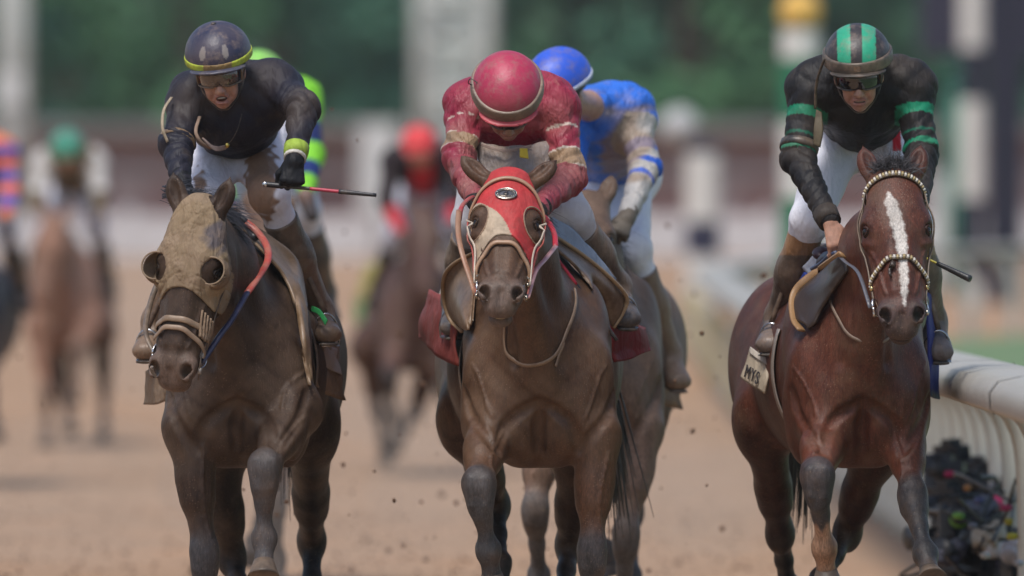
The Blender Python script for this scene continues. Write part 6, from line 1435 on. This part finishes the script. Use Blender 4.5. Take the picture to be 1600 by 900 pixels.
# ------------------------------------------------------------------ small things on the riders
r1 = rider_mud.root; ax = unit(j1['wr'][1] - j1['el'][1]); wp = j1['wr'][1]
MB().tube([wp - ax * .050, wp - ax * .030, wp - ax * .005], .043, ns=16, taper=[1.05, 1.04, .96], c=(.30, .42, .06)).build('wristband', M_CLOTH, r1)
MB().tube([wp - ax * .004, wp + ax * .008], .040, ns=16, c=(.55, .52, .46)).build('glove_cuff', M_CLOTH, r1)
a = lerp(j1['sh'][0], j1['el'][0], .55); d = unit(j1['el'][0] - j1['sh'][0]); R_ = rotz(0)
def armband(j, i, t, col, root, name='armband', w=.018, r=.070):
    L1 = np.linalg.norm(j['el'][i] - j['sh'][i]); a, b = j['sh'][i], j['el'][i]; c = lerp(a, b, t); d = unit(b - a); MB().tube([c - d * w, c, c + d * w], r, ns=20, taper=[1, 1.02, 1], c=col).build(name, M_LEATHER, root)
armband(j1, 0, .96, (.24, .16, .09), r1, w=.010, r=.064)
MB().tube(catmull([P(268, 152, .40), P(256, 172, .33), P(254, 200, .29), P(262, 222, .28)], 6), .002, .006, ns=6, c=(.38, .31, .22)).build('hanging_strap', M_CLOTH, r1)
MB().tube(catmull([P(312, 182, .36), P(306, 205, .33), P(314, 222, .33), P(330, 232, .36)], 6), .0025, .007, ns=6, c=(.32, .22, .16)).build('hanging_strap', M_CLOTH, r1)
sheet('hanging_goggles', [[P(316, 215, .34), P(335, 228, .33), P(358, 226, .35)], [P(322, 222, .34), P(337, 236, .33), P(352, 233, .35)]], .008, M_CLOTH, r1, c=(.34, .25, .22))
MB().tube(catmull([P(378, 178, .36), P(372, 200, .33), P(364, 216, .34), P(356, 226, .35)], 6), .0015, ns=5, c=(.03, .025, .02)).build('cord', M_LEATHER, r1)
MB().ball(P(355, 227, .33), (.008, .006, .010), None, 10, 8, c=(.60, .45, .12)).build('pendant', M_METAL, r1)
MB().ball(H1.p(0, -.01, -.155), (.010, .010, .006), H1.R, 12, 8, c=(.02, .02, .02)).build('helmet_button', M_SHELL, r1)
# middle rider: see-through apron and spare goggles on the helmet
r2 = rider_red.root
sheet('clear_apron', [[P(742, 222, .42), P(780, 228, .38), P(820, 228, .38), P(862, 216, .42)], [P(750, 262, .36), P(785, 270, .32), P(822, 270, .32), P(858, 255, .36)], [P(768, 300, .30), P(795, 305, .26), P(825, 318, .24), P(850, 305, .28)]], .004, M_CLOTH_MUDDY, r2, c=(.24, .225, .235), disp=lambda v: .014 * wrinkle(v, .8))
sheet('yellow_patch', [[P(812, 232, .30), P(824, 232, .30)], [P(812, 246, .29), P(826, 248, .29)]], .003, M_CLOTH_CLEAN, r2, c=(.62, .45, .04))
sheet('collar_edge', [[P(752, 224, .36), P(790, 233, .32), P(830, 226, .36)], [P(752, 228, .36), P(790, 238, .32), P(830, 230, .36)]], .005, M_CLOTH_CLEAN, r2, c=(.33, .24, .20))
h2s = rider_red.HS
MB().tube(catmull([h2s.p(-.118, .0, -.02), h2s.p(-.135, .0, -.035), h2s.p(-.125, .0, -.055), h2s.p(-.10, .02, -.05)], 5), .002, ns=5, c=(.02, .02, .02)).build('goggle_strap_end', M_LEATHER, r2)
for rr, Hh, c in ((r2, h2s, (.5, .5, .52)), (rider_green.root, rider_green.HS, (.32, .31, .30))):
    MB().box(Hh.p(0, .138, .0), (.012, .005, .010), Hh.R, c=c).build('goggle_badge', M_METAL, rr, False)
armband(j4, 0, .86, (.03, .028, .026), rider_green.root, w=.014, r=.068)
r4 = rider_green.root
sheet('hanging_goggles', [[P(1276, 172, .36), P(1284, 176, .35)], [P(1272, 200, .33), P(1286, 204, .32)], [P(1272, 228, .32), P(1281, 230, .31)]], .012, M_CLOTH, r4, c=(.10, .08, .05))
MB().tube(catmull([P(1288, 92, .25), P(1276, 130, .30), P(1274, 170, .33)], 6), .002, .006, ns=5, c=(.04, .035, .03)).build('hanging_strap', M_LEATHER, r4)
MB().tube([j4['wr'][0] - unit(j4['wr'][0] - j4['el'][0]) * .05, j4['wr'][0] + unit(j4['wr'][0] - j4['el'][0]) * .004], .042, ns=16, taper=[1.1, 1], c=(.05, .04, .033)).build('cuff', M_CLOTH, r4)

def mouth(H, root, w, hgt, teeth):
    MB().ball(H.p(0, .0865, .0905), (w, .0085, hgt), H.R, 14, 8, c=(.045, .008, .008)).build('mouth', M_SKIN, root)
    if teeth: MB().ball(H.p(0, .090, .0905 - hgt * .5), (w * .75, .0062, hgt * .42), H.R, 12, 6, c=(.36, .32, .27)).build('teeth', M_SKIN, root)
mouth(H1, r1, .020, .0085, True); mouth(H4, r4, .021, .0040, True)
for Hh, rr in ((H1, r1), (H4, r4)):     # stubble-dark cheeks in the chin strap's shade are left to the light; straps under the ears
    for s in (-1, 1): MB().tube(catmull([Hh.p(s * .088, -.03, .0), Hh.p(s * .080, -.01, .05), Hh.p(s * .068, .02, .085)], 4), .002, .006, normals=Hh.d(s, .3, .2), ns=6, c=(.04, .035, .03)).build('side_strap', M_LEATHER, rr)
tb_ = thing('saddle_cloth', 'mud-brown saddle cloth of the half hidden grey-brown horse', 'saddle cloth', P(1040, 600, 4))
sheet('cloth_side', [[P(1005, 470, 3.75), P(1025, 480, 3.95), P(1040, 500, 4.1)], [P(1015, 560, 3.75), P(1036, 565, 3.95), P(1052, 580, 4.1)], [P(1020, 625, 3.78), P(1040, 632, 3.95), P(1064, 640, 4.15)]], .012, M_CLOTH_MUDDY, tb_, c=(.14, .095, .065), disp=lambda v: .014 * wrinkle(v, 1.1))
sheet('cloth_side', [[P(962, 400, 3.7), P(985, 430, 3.8), P(1004, 470, 3.9)], [P(975, 440, 3.6), P(1000, 470, 3.7), P(1030, 560, 3.9)]], .012, M_CLOTH_MUDDY, tb_, c=(.12, .075, .05), disp=lambda v: .010 * wrinkle(v, 1.1))

sheet('boot_strap', [[P(488, 478, .70), P(500, 484, .66), P(512, 500, .64)], [P(486, 486, .70), P(498, 492, .66), P(508, 508, .64)]], .006, M_CLOTH_CLEAN, r1, c=(.05, .42, .12))
# ------------------------------------------------------------------ the rest of the field, behind
def shift(a, d): return [np.asarray(p, float) + d for p in a]
def field_horse(X, Y, label, coat, dark, dz0=0.0, src=bay, flip=False, **kw):
    S = dict(src.S); d = V(X - S['x0'], Y, dz0)
    if flip:
        fl = lambda p: V(2 * S['x0'] - p[0], p[1], p[2])
        S['fore'] = [[fl(p) for p in L] for L in S['fore'][::-1]]; S['hind'] = [[fl(p) for p in L] for L in S['hind'][::-1]]
    H0 = S['H']; hx = H0.o + d
    hx[0] = X + (H0.o[0] - src.S['x0']) * (-1 if flip else 1) * .5
    S.update(x0=X, y0=Y, dz=S.get('dz', -.04) + dz0, H=Frame(hx, H0.R[:, 0], H0.R[:, 1], H0.R[:, 2], H0.sc), coat=coat, dark=dark, legdark=dark, hinddark=dark, muzzle=coat, label=label, detail=False, vox=(.016, .022, .016), mat=M_FAR, cut=None, colf=None, mudf=None, mouth=0, mane_n=60, tail_n=40, tail=None, yaw=0.0, hoofc=[(.07, .055, .045)] * 4)
    S['fore'] = [shift(L, d) for L in S['fore']]; S['hind'] = [shift(L, d) for L in S['hind']]; S.pop('tail'); S.update(kw)
    return build_horse(S)
def field_rider(X, Y, label, silk, cap_, peak, breech, boot, dz0=0.0, yaw=0, patt=None, **kw):
    d = V(X - P(1345, 0)[0], Y, dz0); j = {k: (v + d if not isinstance(v, list) else [a + d for a in v]) for k, v in j4.items()}
    H = Frame(H4.o + d, H4.R[:, 0], H4.R[:, 1], H4.R[:, 2], 1)
    return build_person(dict(label=label, j=j, H=H, silk=(lambda v, h: patt(v, h, j)) if patt else (lambda v, h: np.ones((len(v), 1)) * np.array(silk)), breech=lambda v, h: np.ones((len(v), 1)) * np.array(breech), boot=lambda v, h, i: np.ones((len(v), 1)) * np.array(boot),
        vox=.014, cvox=.014, detail=False, hands=[dict(D=(.3, -.3, -.9), N=(0, .9, -.2), S=(1, 0, 0))] * 2, helmet=dict(col=cap_ if callable(cap_) else (lambda l, v: np.ones((len(v), 1)) * np.array(cap_)), peak=peak), **kw))
def patt_lime(v, h, j):
    c = np.ones((len(v), 1)) * np.array((.015, .03, .14))
    for i in (0, 1):
        s, d = arm_s(v, j['sh'][i], j['el'][i], j['wr'][i]); m = (d < .10) & (np.sin(s * 26) > -.2); c[m] = (.22, .62, .04)
    c[np.abs(v[:, 0] - j['che'][0] if 'che' in j else v[:, 0] - j['chest'][0]) < .05] = (.22, .62, .04); return c
field_horse(-1.12, 10.4, 'brown racehorse directly behind the mud-hooded horse', (.13, .075, .05), (.05, .04, .035), src=mud, flip=True)
field_rider(-1.09, 10.4, 'jockey with a bright lime cap and navy and lime silks behind the dark navy jockey', None, (.24, .58, .10), (.24, .58, .10), (.6, .6, .66), (.03, .03, .03), dz0=.07, patt=patt_lime)
def patt_redb(v, h, j):
    c = np.ones((len(v), 1)) * np.array((.020, .012, .016)); m = (np.abs(v[:, 0] - j['chest'][0]) < .07) & (v[:, 2] < j['chest'][2] + .06); c[m] = (.55, .02, .03)
    for i in (0, 1): s, d = arm_s(v, j['sh'][i], j['el'][i], j['wr'][i]); c[(d < .1) & (s > .42)] = (.55, .02, .03)
    return c
field_horse(-.60, 36, 'dark brown racehorse alone in mid background', (.075, .034, .026), (.03, .022, .02))
field_rider(-.58, 36, 'jockey with a bright red cap and black and red silks in mid background', None, lambda l, v: np.where((l[:, 2] > .0)[:, None], np.array((.75, .35, .35)), np.array((.72, .02, .03))), (.70, .10, .10), (.62, .62, .70), (.03, .03, .03), patt=patt_redb)
c2 = thing('saddle_cloth', 'yellow and green saddle cloth of the far dark brown horse', 'saddle cloth', (-.9, 36.8, 1.1))
sheet('cloth_side', [[V(-.84, 36.5, 1.38), V(-.92, 36.8, 1.36)], [V(-.93, 36.5, 1.15), V(-.99, 36.8, 1.14)]], .012, M_CLOTH_CLEAN, c2, c=(.36, .30, .08)); sheet('cloth_side', [[V(-.93, 36.5, 1.14), V(-.99, 36.8, 1.13)], [V(-.95, 36.5, .98), V(-.99, 36.8, .98)]], .012, M_CLOTH_CLEAN, c2, c=(.13, .27, .08))
def patt_tan(v, h, j):
    c = np.ones((len(v), 1)) * np.array((.12, .085, .045))
    for i in (0, 1): s, d = arm_s(v, j['sh'][i], j['el'][i], j['wr'][i]); c[(d < .1) & (s < .26)] = (.60, .58, .56)
    return c
field_horse(-3.12, 45, 'chestnut brown racehorse in the left background', (.26, .14, .095), (.15, .095, .07), dz0=float(rise(45)), src=mud)
field_rider(-3.10, 45, 'jockey with a teal green cap and brown and white silks in the left background', None, (.02, .26, .17), (.02, .26, .17), (.62, .62, .70), (.10, .08, .06), dz0=float(rise(45)) - .03, patt=patt_tan)
def patt_or(v, h, j):
    c = np.ones((len(v), 1)) * np.array((.05, .10, .45)); m = np.sin((v[:, 2]) * 42) > .1; c[m] = (.80, .17, .03); return c
field_horse(-3.32, 33, 'almost black racehorse cut by the left edge', (.035, .032, .038), (.02, .02, .02), dz0=float(rise(33)))
field_rider(-3.26, 33, 'jockey in blue and orange silks cut by the left edge', None, (.06, .12, .50), (.75, .16, .03), (.60, .60, .66), (.03, .03, .03), dz0=float(rise(33)), patt=patt_or)
